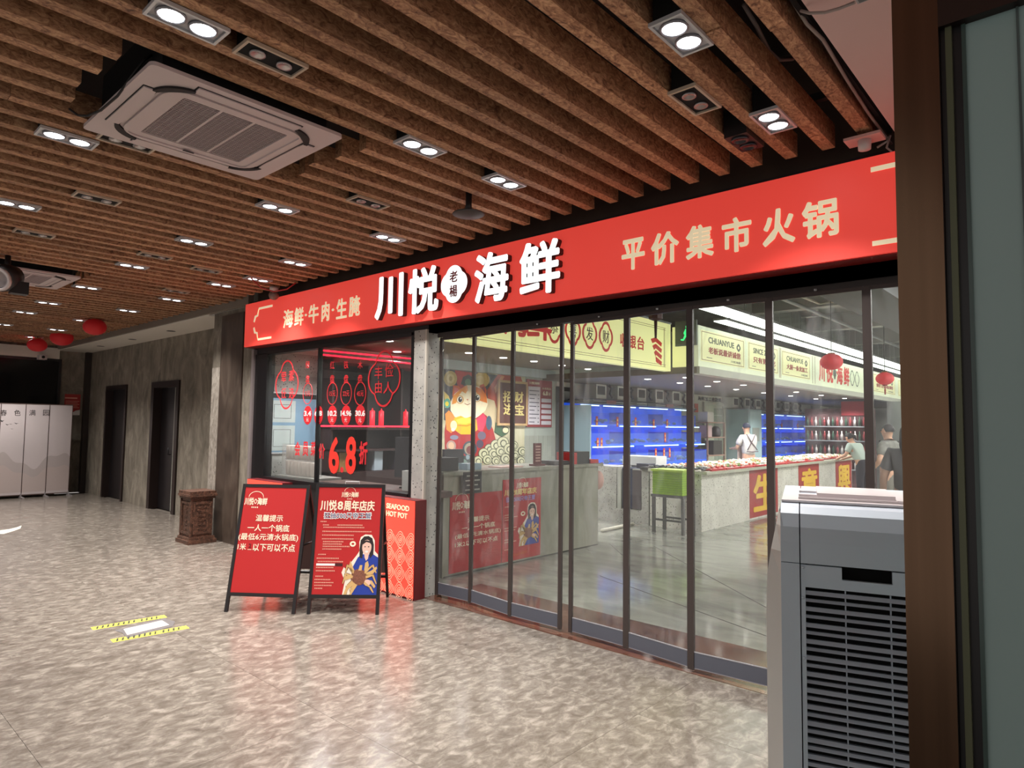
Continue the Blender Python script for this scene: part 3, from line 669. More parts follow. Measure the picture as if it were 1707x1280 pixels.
# carved litter bin
t = thing('litter_bin', 'carved dark wooden pedestal litter bin at the foot of the column', 'bin', (-9.07, 3.82, 0))
bx0, bx1, by0, by1 = -9.24, -8.91, 3.67, 3.97
def slab(name, e, z0, z1, mm=CARVED, bev=0.0):
    link(name, MB().box(bx0-e, bx1+e, by0-e, by1+e, z0, z1), mm, t)
slab('plinth', 0.035, 0, 0.05); slab('plinth', 0.018, 0.05, 0.085)
slab('body', -0.01, 0.085, 0.58); slab('cornice', 0.012, 0.58, 0.61); slab('cornice', 0.03, 0.61, 0.64); slab('lid', 0.02, 0.64, 0.68)
for fr_, a, b in ((FY(by0+0.01), bx0+0.01, bx1-0.01), (FX(bx1-0.01), by0+0.01, by1-0.01)):
    m = MB(); m.ring(fr_, [(a+0.02, 0.12), (b-0.02, 0.12), (b-0.02, 0.54), (a+0.02, 0.54)], [(a+0.05, 0.15), (b-0.05, 0.15), (b-0.05, 0.51), (a+0.05, 0.51)], 0, 0.012)
    link('carved_panel', m, CARVED, t)
    m = MB()
    for i in range(6):
        z = 0.19+i*0.055; c_ = (a+b)/2
        m.poly(fr_, [(c_, z-0.02), (c_+0.05, z), (c_, z+0.02), (c_-0.05, z)], 0.0, 0.008)
    link('carving', m, CARVED, t)
for xx in (bx0+0.01, bx1-0.01): link('corner_post', MB().box(xx-0.012, xx+0.012, by0-0.004, by0+0.02, 0.085, 0.58), CARVED, t)

# ================================================================== FLOOR MARKINGS
YEL = mat('tape_yellow', (222, 218, 70), 0.5); TBL = mat('tape_black', (44, 44, 36), 0.5)
fu = FU(0.0)
for i, (xa, xb, lb) in enumerate(((-5.93, -5.83, 'farther from the camera'), (-5.47, -5.36, 'nearer the camera'))):
    pass
def tape(A, B, wd, lb):
    A = np.array(A); B = np.array(B); u = (B-A); Ln = np.linalg.norm(u); u = u/Ln; n = np.array([-u[1], u[0]])
    fr_ = Fr((A[0], A[1], 0), (u[0], u[1], 0), (n[0], n[1], 0), (0, 0, 1))
    t = thing('warning_tape', lb, 'tape', (A[0], A[1], 0), 'yellow tapes on the floor')
    link('tape_strip', MB().fbox(fr_, 0, Ln, -wd/2, wd/2, 0.0003, 0.0015), YEL, t)
    m = MB(); k = 0
    s = 0.02
    while s < Ln-0.05:
        m.poly(fr_, [(s, -wd*0.40), (s+0.014, -wd*0.40), (s+0.034, wd*0.40), (s+0.020, wd*0.40)], 0.0015, 0.0022); s += 0.036; k += 1
        if k % 8 == 0: s += 0.02
    link('tape_stripes', m, TBL, t)['kind'] = 'stuff'
p = lambda x, y: at(x, y, Z=0)[:2]
tape(p(153, 1048), p(276, 1027), 0.085, 'yellow and black striped floor tape farther from the camera')
tape(p(186, 1068.5), p(313, 1045), 0.085, 'yellow and black striped floor tape nearer the camera')
q = [p(206, 1049), p(270, 1034.5), p(282, 1042), p(212, 1059)]
t = thing('floor_plate', 'white and grey floor plate between the two striped tapes', 'plate', (q[0][0], q[0][1], 0))
link('plate', MB().poly(fu, [tuple(p(190, 1051)), tuple(p(206, 1047)), tuple(p(272, 1031)), tuple(p(292, 1036)), tuple(p(288, 1044)), tuple(p(212, 1064)), tuple(p(204, 1055))], 0.0003, 0.002), mat('plate_grey', (96, 92, 92), 0.5), t)
link('label_sheet', MB().poly(fu, [tuple(a) for a in q], 0.002, 0.003), mat('plate_white', (186, 178, 174), 0.5), t)
o = link('white_arc_marking', MB().poly(fu, [tuple(p(*a)) for a in ((0, 884), (15, 882), (28, 879), (36, 876), (34, 881), (20, 886), (6, 890), (0, 890))], 0.0003, 0.0015), mat('mark_white', (222, 216, 200), 0.5))
tag(o, 'curved white mark on the floor tiles at the left edge', 'marking')

# ================================================================== A-FRAME BOARDS
def board(A, B, lean, h, label, deco):
    A = np.array(A, float); B = np.array(B, float); u = B-A; W = np.linalg.norm(u); u /= W
    n = np.array([u[1], -u[0], 0]); back = -n
    H = math.hypot(lean, h); v = (back*lean+np.array([0, 0, 1.0])*h)/H; nn = np.cross(u, v)
    fr = Fr(A, u, v, nn)
    t = thing('sign_board_stand', label, 'sign board', tuple((A+B)/2+back*lean), 'black A frame sign boards')
    lw = 0.028; zb = 0.16
    for a in (0, W-lw): link('front_leg', MB().fbox(fr, a, a+lw, 0.0, H, -0.022, 0.0), BLACK, t)
    link('frame_rail', MB().fbox(fr, lw, W-lw, zb-0.03, zb, -0.022, 0.0), BLACK, t)
    link('frame_rail', MB().fbox(fr, lw, W-lw, H-0.028, H, -0.022, 0.0), BLACK, t)
    o = link('poster_panel', MB().fbox(fr, lw, W-lw, zb, H-0.028, -0.016, -0.004), REDB, t)
    deco(Fr(fr(lw, zb, -0.004), u*(W-2*lw), v*(H-0.028-zb), nn), o, (W-2*lw)/(H-0.028-zb))
    # back legs
    v2 = (back*(-1)*0 + np.array([0, 0, 1.0]))
    top = fr(0, H, -0.02); foot = top+back*(lean+0.22); foot[2] = 0
    vb = top-foot; Hb = np.linalg.norm(vb); vb /= Hb; nb = np.cross(u, vb)
    fb = Fr(foot, u, vb, nb)
    for a in (0.01, W-lw-0.01): link('back_leg', MB().fbox(fb, a, a+0.024, 0, Hb-0.01, -0.022, 0.0), BLACK, t)
    link('back_rail', MB().fbox(fb, 0.034, W-lw-0.01, 0.20, 0.225, -0.02, -0.002), BLACK, t)
    for a in (0.0, W-0.02):   # stay between the legs
        p0 = fr(a+0.01, H*0.52, -0.012); p1 = fb(a+0.01, Hb*0.50, -0.012)
        link('stay', MB().tube([p0, p1], 0.009, 6), BLACK, t)
    # back panel
    link('back_panel', MB().fbox(fb, 0.034, W-lw-0.01, 0.25, Hb-0.05, -0.016, -0.006), mat('board_back', (120, 104, 104), 0.6), t)
    return t, fr, W, H
def logo(fr, par, cu, cv, s, col=PAPER, asp=0.6):
    """small shop logo: arc, four characters and a middle sign; s in widths, asp = panel width / height"""
    m = MB(); sv = s*asp
    m.text(fr, '川悦', cu-s/2, cu-s*0.1, cv-sv*0.16, cv+sv*0.16, bold=0.03, n0=0.0005, n1=0.0015)
    m.text(fr, '海鲜', cu+s*0.06, cu+s/2, cv-sv*0.16, cv+sv*0.16, bold=0.03, n0=0.0005, n1=0.0015)
    m.ring(fr, quat(cu-s*0.02, cv, s*0.07, sv*0.11, 20), quat(cu-s*0.02, cv, s*0.045, sv*0.07, 20), 0.0005, 0.0015)
    k = 16; pts = [(cu-s*0.02+s*0.33*math.cos(PI-PI*i/k), cv+sv*0.18+sv*0.26*math.sin(PI*i/k)) for i in range(k+1)]
    pti = [(cu-s*0.02+s*0.31*math.cos(PI-PI*i/k), cv+sv*0.18+sv*0.235*math.sin(PI*i/k)) for i in range(k+1)]
    m.poly(fr, pts+pti[::-1], 0.0005, 0.0015)
    for i in range(4): m.fbox(fr, cu-s*0.16+i*s*0.08, cu-s*0.12+i*s*0.08, cv-sv*0.28, cv-sv*0.22, 0.0005, 0.0015)
    link('logo_print', m, col, par)
def deco1(fr, par, asp):
    logo(fr, par, 0.20, 0.86, 0.37, asp=asp)
    T = lambda s, a, b, c, d_: link('lettering', MB().text(fr, s, a, b, c, d_, bold=0.012, n0=0.0005, n1=0.0015), PAPER, par)
    T('温馨提示', 0.235, 0.675, 0.668, 0.732); T('一人一个锅底', 0.125, 0.80, 0.572, 0.638)
    T('(最低6元清水锅底)', 0.0, 0.96, 0.478, 0.552); T('1米', 0.01, 0.145, 0.392, 0.455); T('以下可以不点', 0.255, 0.93, 0.385, 0.458)
    link('lettering', MB().text(fr, '2', 0.185, 0.225, 0.415, 0.455, bold=0.02, n0=0.0005, n1=0.0015), mat('dark_red_print', (110, 16, 24), 0.5), par)
    link('lettering', MB().fbox(fr, 0.175, 0.235, 0.395, 0.400, 0.0005, 0.0015), PAPER, par)
BLUEP = mat('print_blue', (34, 58, 150), 0.5); NAVY = mat('print_navy', (30, 40, 100), 0.5)
def person_print(fr, par, ox=0.0, oy=0.0, sx_=1.0, sy_=1.0):
    """flat printed figure: woman with long black hair, blue top, holding a king crab; coordinates in panel fractions"""
    def P(pts): return [(ox+x*sx_, oy+y*sy_) for x, y in pts]
    def add(name, pts, mm, lvl): link(name, MB().poly(fr, P(pts), 0.0005+lvl*0.0004, 0.0009+lvl*0.0004), mm, par)
    W_ = mat('print_outline', (236, 222, 206), 0.6); SK = mat('print_skin', (226, 186, 170), 0.6); HR = mat('print_hair', (34, 24, 26), 0.6)
    CRB = mat('print_crab', (124, 76, 58), 0.6, noise=0.35, nscale=90); SHL = mat('print_claw', (206, 168, 110), 0.6)
    add('figure_print', [(.47, 0), (.50, .12), (.44, .2), (.47, .25), (.53, .22), (.56, .28), (.66, .36), (.70, .40), (.69, .48), (.71, .53), (.78, .555), (.88, .55), (.93, .50), (.94, .40), (.99, .37), (1.0, .3), (1, 0)], W_, 0)
    add('figure_print', [(.60, 0), (.62, .14), (.60, .24), (.68, .34), (.74, .37), (.92, .37), (1.0, .34), (1.0, 0.0)], BLUEP, 1)
    add('figure_print', [(.705, .34), (.70, .42), (.71, .50), (.76, .535), (.83, .54), (.89, .52), (.92, .46), (.92, .37), (.87, .33), (.85, .40), (.76, .40), (.75, .33)], HR, 2)
    add('figure_print', ell(.812+0, .435, .072, .070, 28), SK, 3)
    add('figure_print', [(.78, .37), (.85, .37), (.84, .33), (.81, .31), (.785, .34)], SK, 3)
    for s in (-1, 1): add('figure_print', ell(.812+s*.028, .44, .012, .005, 10), HR, 4)
    add('figure_print', ell(.812, .395, .026, .010, 14), mat('print_mouth', (240, 225, 220), 0.6), 4)
    add('figure_print', [(.74, .485), (.80, .50), (.88, .49), (.89, .45), (.86, .475), (.80, .485), (.75, .46)], HR, 4)
    add('figure_print', ell(.71, .16, .125, .075, 22), CRB, 5)
    OUT = mat('print_crab_dark', (84, 52, 40), 0.6)
    for k_, (xa, ya, xb, yb, xc, yc) in enumerate(((.63, .20, .53, .27, .50, .20), (.62, .16, .51, .19, .47, .10), (.62, .12, .54, .08, .53, .0), (.66, .10, .60, .05, .61, .0), (.80, .20, .92, .27, .98, .20), (.82, .16, .93, .18, .99, .10), (.80, .11, .90, .07, .95, .02))):
        for wd_, mm_, lv_ in ((.020, OUT, 5), (.013, SHL, 6)):
            for (x0_, y0_, x1_, y1_) in ((xa, ya, xb, yb), (xb, yb, xc, yc)):
                dx, dy = x1_-x0_, y1_-y0_; ln_ = math.hypot(dx, dy); nx_, ny_ = -dy/ln_*wd_, dx/ln_*wd_
                add('figure_print', [(x0_+nx_, y0_+ny_), (x0_-nx_, y0_-ny_), (x1_-nx_*.5, y1_-ny_*.5), (x1_+nx_*.5, y1_+ny_*.5)], mm_, lv_+k_*.2)
    for pts in ([(.60, .20), (.55, .26), (.57, .31), (.60, .27), (.64, .22)], [(.62, .12), (.52, .06), (.49, .0), (.53, .0), (.56, .05), (.66, .10)], [(.60, .15), (.50, .13), (.48, .18), (.52, .17), (.60, .19)],
                [(.66, .10), (.60, .03), (.58, .0), (.61, 0), (.64, .03), (.70, .09)], [(.82, .20), (.90, .22), (.98, .26), (.99, .24), (.92, .18), (.84, .16)], [(.82, .14), (.92, .13), (.98, .08), (.96, .06), (.90, .10), (.80, .11)],
                [(.79, .22), (.80, .29), (.84, .31), (.86, .27), (.84, .22)], [(.70, .22), (.72, .27), (.76, .27), (.75, .22)]):
        add('figure_print', pts, SHL, 6)
    add('figure_print', ell(.85, .11, .05, .03, 14), SK, 7)
def deco2(fr, par, asp):
    logo(fr, par, 0.50, 0.93, 0.27, asp=asp)
    link('lettering', MB().text(fr, '川悦', 0.04, 0.30, 0.775, 0.875, bold=0.03, n0=0.0005, n1=0.0015).text(fr, '8', 0.312, 0.398, 0.785, 0.865, bold=0.03, n0=0.0005, n1=0.0015).text(fr, '周年店庆', 0.41, 0.90, 0.775, 0.875, bold=0.03, n0=0.0005, n1=0.0015), PAPER, par)
    link('lettering', MB().text(fr, '狂抽500只帝王蟹', 0.10, 0.86, 0.695, 0.765, bold=0.06, n0=0.0005, n1=0.0012), WHT, par)
    link('lettering', MB().text(fr, '狂抽500只帝王蟹', 0.11, 0.85, 0.702, 0.758, bold=0.01, n0=0.0013, n1=0.0020), NAVY, par)
    m = MB()
    def row(v, u0, u1, h=0.011):
        u = u0
        while u < u1-0.02:
            m.fbox(fr, u, u+0.018, v-h/2, v+h/2, 0.0005, 0.0012); u += 0.025
    row(0.672, .06, .17); row(0.640, .10, .20); row(0.640, .33, .74); row(0.618, .11, .78); row(0.580, .10, .88); row(0.545, .10, .60); row(0.51, .10, .62)
    row(0.484, .12, .46); row(0.462, .12, .42); row(0.44, .12, .56); row(0.415, .12, .42); row(0.365, .06, .20); row(0.33, .04, .40); row(0.30, .06, .48)
    row(0.245, .04, .32); row(0.215, .04, .34); row(0.165, .04, .18); row(0.135, .03, .28); row(0.108, .03, .34); row(0.082, .03, .32); row(0.055, .04, .16)
    link('fine_print', m, mat('fine_print', (214, 150, 132), 0.6), par)['kind'] = 'stuff'
    link('label_print', MB().fbox(fr, .04, .33, .262, .282, 0.0005, 0.0012), WHT, par)
    link('label_print', MB().fbox(fr, .33, .45, .258, .286, 0.0005, 0.0012), mat('print_maroon', (70, 20, 24), 0.5), par)
    link('label_print', MB().ring(fr, ell(.59, .465, .048, .026, 20), ell(.59, .465, .022, .010, 20), 0.0005, 0.0012), PAPER, par)
    person_print(fr, par)
board((-5.583, 2.607, 0), (-5.101, 2.983, 0), 0.26, 1.05, 'red sign board on black A frame listing hot pot soup prices, left of the pair', deco1)
tb, frb, Wb, Hb_ = board((-5.031, 3.053, 0), (-4.591, 3.462, 0), 0.17, 1.07, 'red anniversary sign board with woman holding crab, right of the pair', deco2)
link('handle', MB().tube([frb(Wb*0.42, Hb_, -0.01), frb(Wb*0.42, Hb_+0.022, -0.01), frb(Wb*0.62, Hb_+0.022, -0.01), frb(Wb*0.62, Hb_, -0.01)], 0.004, 6), STEEL, tb)

# ================================================================== LIGHT BOXES UNDER THE WINDOW
CND = mat('candle_red', (226, 16, 40), 0.4, emit=1.0)
LBX = mat('lightbox_red', (238, 74, 58), 0.5, emit=0.85); LBL = mat('lightbox_line', (250, 168, 140), 0.5, emit=0.75)
def lightbox(xa, xb, label):
    t = thing('light_box', label, 'light box', ((xa+xb)/2, 4.0, 0), 'red light boxes under the shop window')
    link('case', MB().box(xa, xb, 3.945, D-0.005, 0.0, 0.90), mat('case_maroon', (96, 18, 24), 0.45), t)
    fr = FY(3.945)
    fc = link('lit_face', MB().fbox(fr, xa+0.008, xb-0.008, 0.02, 0.895, 0, 0.004), LBX, t)
    xr = xb
    m = MB(); m.text(fr, 'SEAFOOD', xr-0.425, xr-0.085, 0.795, 0.845, bold=0.025, n0=0.004, n1=0.006).text(fr, 'HOT POT', xr-0.425, xr-0.11, 0.725, 0.775, bold=0.025, n0=0.004, n1=0.006)
    link('lettering', m, CREAM, fc)
    m = MB()
    c0 = xb-0.05
    for i in range(5):
        for j in range(5):
            cx = c0-i*0.155; cz = 0.06+j*0.155+(0.0 if i % 2 else 0.0)
            if cz > 0.56 or cx < xa+0.06: continue
            for r in (0.072, 0.052, 0.030, 0.013):
                if cx+r*1.1 > xb-0.008: 
                    m.ring(fr, [(min(u, xb-0.010), v) for u, v in quat(cx, cz, r, r*1.08, 40, 0.10)], [(min(u, xb-0.010), v) for u, v in quat(cx, cz, r-0.005, (r-0.005)*1.08, 40, 0.10)], 0.004, 0.006)
                else: m.ring(fr, quat(cx, cz, r, r*1.08, 40, 0.10), quat(cx, cz, r-0.005, (r-0.005)*1.08, 40, 0.10), 0.004, 0.006)
    link('pattern', m, LBL, fc)
lightbox(-5.55, -4.72, 'red light box reading SEAFOOD HOT POT beside the terrazzo column')
lightbox(-7.95, -7.10, 'red light box standing behind the left sign board')

# ================================================================== WINDOW STICKERS
fw = FY(D+0.029)
def wx(px, py): p_ = at(px, py, Y=D+0.029); return p_[0], p_[2]
STK = mat('sticker_red', (206, 40, 48), 0.5)
FIG = mat('figure_red', (226, 52, 40), 0.5)
t = thing('window_lettering', 'red price list lettering stuck on the shop window glass', 'lettering', (-6.3, D+0.02, 1.2))
def st(s, cx, cy, w_, h_, mm=STK, name='lettering', bold=0.0):
    u, v = wx(cx, cy); link(name, MB().text(fw, s, u-w_/2, u+w_/2, v-h_/2, v+h_/2, bold=bold, n0=0.0, n1=0.002), mm, t)
for s_, a_, px in (('绿', '盘', 513), ('红', '盘', 554), ('铁', '盘', 577), ('木', '盘', 600.5)):
    st(s_, px, 608, 0.085, 0.085); st(a_, px, 631, 0.085, 0.085)
for px, pr_, q_ in ((513, '5元', '3.4'), (531, '10元', '6.8'), (554, '15元', '10.2'), (577, '22元', '14.96'), (600.5, '45元', '30.6')):
    u, v = wx(px, 656); 
    if px != 531:
        link('price_ring', MB().ring(fw, ell(u, v, 0.105, 0.125, 28), ell(u, v, 0.096, 0.116, 28), 0.0, 0.002), STK, t)
        st(pr_, px, 656, 0.12, 0.06)
    u, v = wx(px, 692)
    dsc = link('price_disc', MB().poly(fw, ell(u, v, 0.090, 0.108, 28), 0.0, 0.002), REDT, t)
    link('lettering', MB().text(fw, q_, u-(0.035+0.013*len(q_)), u+(0.035+0.013*len(q_)), v-0.01, v+0.05, bold=0.03, n0=0.0021, n1=0.004).text(fw, '元', u-0.026, u+0.026, v-0.075, v-0.03, bold=0.0, n0=0.0021, n1=0.004), WHT, dsc)
def petals(cx, cy, ru, rv):
    u, v = wx(cx, cy)
    link('badge_outline', MB().ring(fw, quat(u, v, ru, rv, 60, 0.13), quat(u, v, ru*0.93, rv*0.93, 60, 0.13), 0.0, 0.002), STK, t); return u, v
petals(640, 631, 0.27, 0.29)
st('丰', 631, 621, 0.13, 0.13); st('俭', 649, 617, 0.14, 0.14); st('由', 631, 645, 0.11, 0.13); st('人', 647, 646, 0.15, 0.12)
petals(478, 641, 0.27, 0.30)
st('荤', 473, 628, 0.12, 0.13); st('素', 486, 626, 0.12, 0.13); st('任', 473, 655, 0.12, 0.13); st('选', 486, 655, 0.12, 0.13)
for s_, px in (('会', 496, ), ('员', 509.5), ('菜', 523)): st(s_, px, 748, 0.115, 0.165, bold=0.02)
st('价', 536.5, 752, 0.12, 0.17, bold=0.02)
st('6', 557, 759, 0.20, 0.40, FIG, bold=0.03, name='large_figure'); st('8', 585, 759, 0.19, 0.40, FIG, bold=0.03, name='large_figure'); st('折', 606, 755, 0.145, 0.24, bold=0.03)
u, v = wx(570, 783); link('large_figure', MB().poly(fw, ell(u, v, 0.03, 0.03, 14), 0.0, 0.002), STK, t)

# ================================================================== ROOM BEHIND THE WINDOW
struct('wall_window_room', MB().box(XL, XL+0.02, D+0.14, 4.86, 0, 2.5), TERR)
fl_ = FX(XL+0.021)
t = thing('framed_licence_board', 'glass fronted notice board with papers on the speckled wall in the window', 'notice board', (XL+0.02, 4.4, 1.2))
link('board_frame', MB().ring(fl_, [(4.12, 1.20), (4.84, 1.20), (4.84, 1.99), (4.12, 1.99)], [(4.14, 1.22), (4.82, 1.22), (4.82, 1.97), (4.14, 1.97)], 0, 0.02), mat('alu', (196, 196, 196), 0.4, metal=0.3), t)
link('board_sheet', MB().fbox(fl_, 4.14, 4.82, 1.22, 1.97, 0, 0.006), mat('sheet_blue', (120, 150, 172), 0.5), t)
link('board_header', MB().fbox(fl_, 4.14, 4.82, 1.91, 1.97, 0.006, 0.008), mat('strip_black', (30, 28, 32), 0.5), t)
for (a, b, c_, d_) in ((4.16, 4.52, 1.60, 1.88), (4.16, 4.52, 1.24, 1.56)):
    o = link('paper', MB().fbox(fl_, a, b, c_, d_, 0.006, 0.009), mat('paper_pale', (176, 184, 180), 0.6), t)
    link('paper_border', MB().ring(fl_, [(a+.06, c_+.05), (b-.06, c_+.05), (b-.06, d_-.05), (a+.06, d_-.05)], [(a+.065, c_+.055), (b-.065, c_+.055), (b-.065, d_-.055), (a+.065, d_-.055)], 0.009, 0.010), INK, o)
# wooden neon cabinet along the wall
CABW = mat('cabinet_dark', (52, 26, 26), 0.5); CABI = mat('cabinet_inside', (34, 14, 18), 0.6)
t = thing('display_cabinet', 'dark open display cabinet edged with red neon tubes behind the window', 'cabinet', (XL+0.3, 5.7, 0))
c0, c1 = 4.90, 6.62
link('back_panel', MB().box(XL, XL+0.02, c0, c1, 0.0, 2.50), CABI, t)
for y in (c0, 5.46, 6.05, c1-0.03): link('upright', MB().box(XL, XL+0.28, y, y+0.03, 0.9, 2.46), CABW, t)
for z in (1.25, 1.54): link('shelf', MB().box(XL, XL+0.42, c0, c1, z-0.025, z), CABW, t)
link('base_cabinet', MB().box(XL, XL+0.45, c0, c1, 0, 0.95), CABW, t)
link('top_board', MB().box(XL, XL+0.44, c0, c1, 2.40, 2.48), mat('lacquer_red', (150, 20, 34), 0.35), t)
xf = XL+0.44
def on_f(px, py): return at(px, py, X=xf)
for pts in (((537, 584), (687, 598)), ((537, 591), (687, 606)), ((536, 584), (532, 706)), ((531, 710), (687, 711))):
    A, B = on_f(*pts[0]), on_f(*pts[1])
    link('neon_tube', MB().tube([A, B], 0.011, 8), NEON, t)
for i, px in enumerate((620.5, 635.5, 676)):
    b_ = at(px, 699, X=XL+0.37); b_[2] = 1.542
    k_ = thing('red_lantern_candle', 'glowing red candle lamp on the neon shelf, %s' % ('left one of the pair', 'right one of the pair', 'alone at the right end')[i], 'lamp', tuple(b_), 'red candle lamps on the neon shelf')
    link('candle', MB().lathe(b_, [(0.033, 0.03), (0.036, 0.04), (0.036, 0.23), (0.01, 0.245), (0.008, 0.27)], 12), CND, k_)
    link('holder', MB().lathe(b_, [(0.055, 0.0), (0.05, 0.01), (0.02, 0.02), (0.04, 0.03)], 12), mat('brass', (170, 130, 70), 0.3, metal=0.8), k_)
ld = bpy.data.lights.new('added_room_spot', 'SPOT'); ld.energy = 110; ld.spot_size = math.radians(140); ld.spot_blend = 0.6; ld.shadow_soft_size = 0.06  # added lamp out of view, brightens the speckled wall in the window
lo = bpy.data.objects.new('added_room_beam', ld); COL.objects.link(lo); lo.location = (-6.9, 4.42, 2.60)
tag(link('round_downlight', MB().lathe((-6.9, 4.42, 2.639), [(0.0, 0.0), (0.055, 0.0), (0.06, -0.004), (0.04, -0.008), (0.0, -0.006)], 14), mat('small_glow', (255, 250, 240), 0.4, emit=9)), 'small round downlight added unseen behind the window header', 'light')  # fixture added to go with the extra spot, unseen
# items on shelves
def small_box(name, label, cat, x, y, z, dx, dy, dz, col, group=None):
    mm = mat('col_%d_%d_%d' % col, col, 0.5)
    m_ = MB().box(x-dx/2, x+dx/2, y-dy/2, y+dy/2, z, z+dz)
    o = link(name, m_, mm, None, (x, y, z)); tag(o, label, cat, group)
    return o
for (y, z, dy, dz, col, lb) in ((5.05, 0.955, 0.12, 0.26, (150, 110, 60), 'golden carton on the lower shelf behind the window figures'), (5.62, 0.955, 0.14, 0.27, (170, 180, 190), 'pale blue carton on the lower shelf behind the large 6.8'),
                                (5.95, 0.955, 0.10, 0.26, (60, 50, 60), 'dark carton on the lower shelf behind the window figures'), (6.42, 0.955, 0.10, 0.24, (120, 140, 50), 'green and yellow carton at the right end of the lower shelf'),
                                (6.15, 1.25, 0.08, 0.05, (200, 196, 190), 'small white tag box on the middle shelf')):
    small_box('carton', lb, 'box', XL+0.28, y, z, 0.16, dy, dz, col, 'cartons in the neon cabinet')
# take-away cups wrapped in film by the window, left pane
t = thing('wrapped_cup_stack', 'stack of foam cups wrapped in plastic film at lower left of the window', 'cups', (-7.4, 4.4, 0.94))
link('shelf_block', MB().box(-7.8, -6.9, 4.22, 4.60, 0.90, 0.945), mat('ledge_grey', (150, 146, 140), 0.5), t)
for r_ in range(2):
    for i in range(7):
        cx = -7.66+i*0.095; link('cup_column', MB().lathe((cx, 4.34, 0.95+r_*0.19), [(0.030, 0), (0.042, 0.02), (0.044, 0.16), (0.040, 0.175)], 10), mat('foam', (214, 200, 190), 0.6), t)
link('plastic_wrap', MB().box(-7.74, -7.02, 4.28, 4.40, 0.946, 1.33), glass_mat('wrap', (1, 1, 1), haze=0.22, gloss=0.08, grough=0.2, hazecol=(0.75, 0.7, 0.68)), t)
# monitor and box at the right of the window
tag(link('dark_monitor_back', MB().box(-5.75, -5.22, 4.50, 4.54, 1.03, 1.46).box(-5.5, -5.45, 4.52, 4.56, 0.93, 1.03).box(-5.6, -5.3, 4.45, 4.62, 0.92, 0.935), mat('monitor', (44, 42, 46), 0.5)), 'dark back of a till monitor seen in the shop window', 'monitor')
tag(link('white_carton', MB().box(-5.32, -5.05, 4.26, 4.44, 0.93, 1.13), mat('carton_grey', (176, 172, 168), 0.6)), 'pale carton at the lower right corner of the window', 'box')
tag(link('tin_can', MB().lathe((-5.16, 4.35, 1.13), [(0.07, 0), (0.072, 0.01), (0.072, 0.05), (0.066, 0.055), (0.0, 0.055)], 18), mat('tin', (196, 192, 190), 0.3, metal=0.7)), 'round metal tin on the pale carton in the window', 'tin')
struct('window_desk', MB().box(-6.88, -5.0, 4.22, 4.66, 0.86, 0.92).box(-6.88, -5.0, 4.24, 4.30, 0, 0.86), mat('desk_brown', (84, 66, 60), 0.5))
tag(bpy.data.objects['window_desk'], 'brown desk ledge just behind the shop window', 'desk', None, 'thing')

# ================================================================== CURTAIN DOOR
YC = 4.20
bots = [(-4.68, 4.19), (-4.265, 4.215), (-3.73, 4.15), (-3.22, 4.165), (-3.115, 4.165), (-2.61, 4.155), (-2.08, 4.10), (-1.56, 4.14), (-1.0, 4.13), (-0.45, 4.17), (0.1, 4.14)]
t = thing('folding_curtain_door', 'transparent folding curtain door of clear film with dark bars across the shop entrance', 'door', (-2.5, 4.17, 0.02))
TOPZ = 2.42
for i, (x, y) in enumerate(bots):
    wdt = 0.015 if i in (3, 4) else 0.018 if i < 3 else 0.023
    link('bar', MB().box(x-wdt, x+wdt, y-0.011, y+0.011, 0.022, TOPZ), RAIL, t)
for i in range(len(bots)-1):
    if i == 3:
        continue
    (xa, ya), (xb, yb) = bots[i], bots[i+1]
    u = np.array([xb-xa, yb-ya, 0]); Ln = np.linalg.norm(u); u /= Ln; n = np.array([u[1], -u[0], 0])
    frp = Fr((xa, ya, 0), u, (0, 0, 1), n)
    link('film_panel', MB().fbox(frp, 0.02, Ln-0.02, 0.13, TOPZ, -0.001, 0.001), FILM, t)
    link('skirt', MB().fbox(frp, 0.018, Ln-0.018, 0.035, 0.132, -0.006, 0.006), SKIRT, t)
    link('skirt_hem', MB().fbox(frp, 0.018, Ln-0.018, 0.132, 0.137, -0.007, 0.007).fbox(frp, 0.018, Ln-0.018, 0.031, 0.035, -0.007, 0.007), HEM, t)
    link('top_strip', MB().fbox(frp, 0.018, Ln-0.018, TOPZ-0.02, TOPZ+0.003, -0.008, 0.008), RAIL, t)
    link('hook', MB().lathe(frp(Ln/2, TOPZ+0.012, 0.0), [(0.009, 0), (0.009, 0.01)], 8), STEEL, t)

# ================================================================== BRONZE DOOR FRAME AND FROSTED DOOR AT RIGHT
fr_y = 1.10
o = struct('door_3', MB().box(-0.224, -0.165, fr_y, fr_y+0.10, 0, 3.19), BRONZE, label='brushed bronze door jamb')
link('lintel', MB().box(-0.165, 1.3, fr_y+0.0, fr_y+0.06, 2.187, 3.19), BRONZED, o)
link('jamb_stop', MB().box(-0.1645, -0.158, fr_y+0.012, fr_y+0.05, 0, 2.187), FRAMEB, o)
link('jamb_stop', MB().box(-0.158, -0.150, fr_y+0.008, fr_y+0.05, 0, 2.187), mat('strip_olive', (92, 96, 72), 0.4, metal=0.3), o)
link('jamb_stop', MB().box(-0.150, -0.139, fr_y+0.016, fr_y+0.05, 0, 2.187), FRAMEB, o)
FROST = mat('frosted_glass', (150, 176, 174), 0.35, noise=0.05, nscale=1.5)
lf = link('frosted_leaf', MB().box(-0.139, 1.1, fr_y+0.018, fr_y+0.030, 0.01, 2.187), FROST, o)
link('leaf_edge', MB().box(-0.139, -0.134, fr_y+0.014, fr_y+0.018, 0.01, 2.187), mat('edge_green', (64, 84, 80), 0.2), lf)
link('leaf_edge', MB().box(-0.076, -0.073, fr_y+0.015, fr_y+0.018, 0.01, 2.187), mat('edge_green2', (84, 98, 98), 0.2), lf)

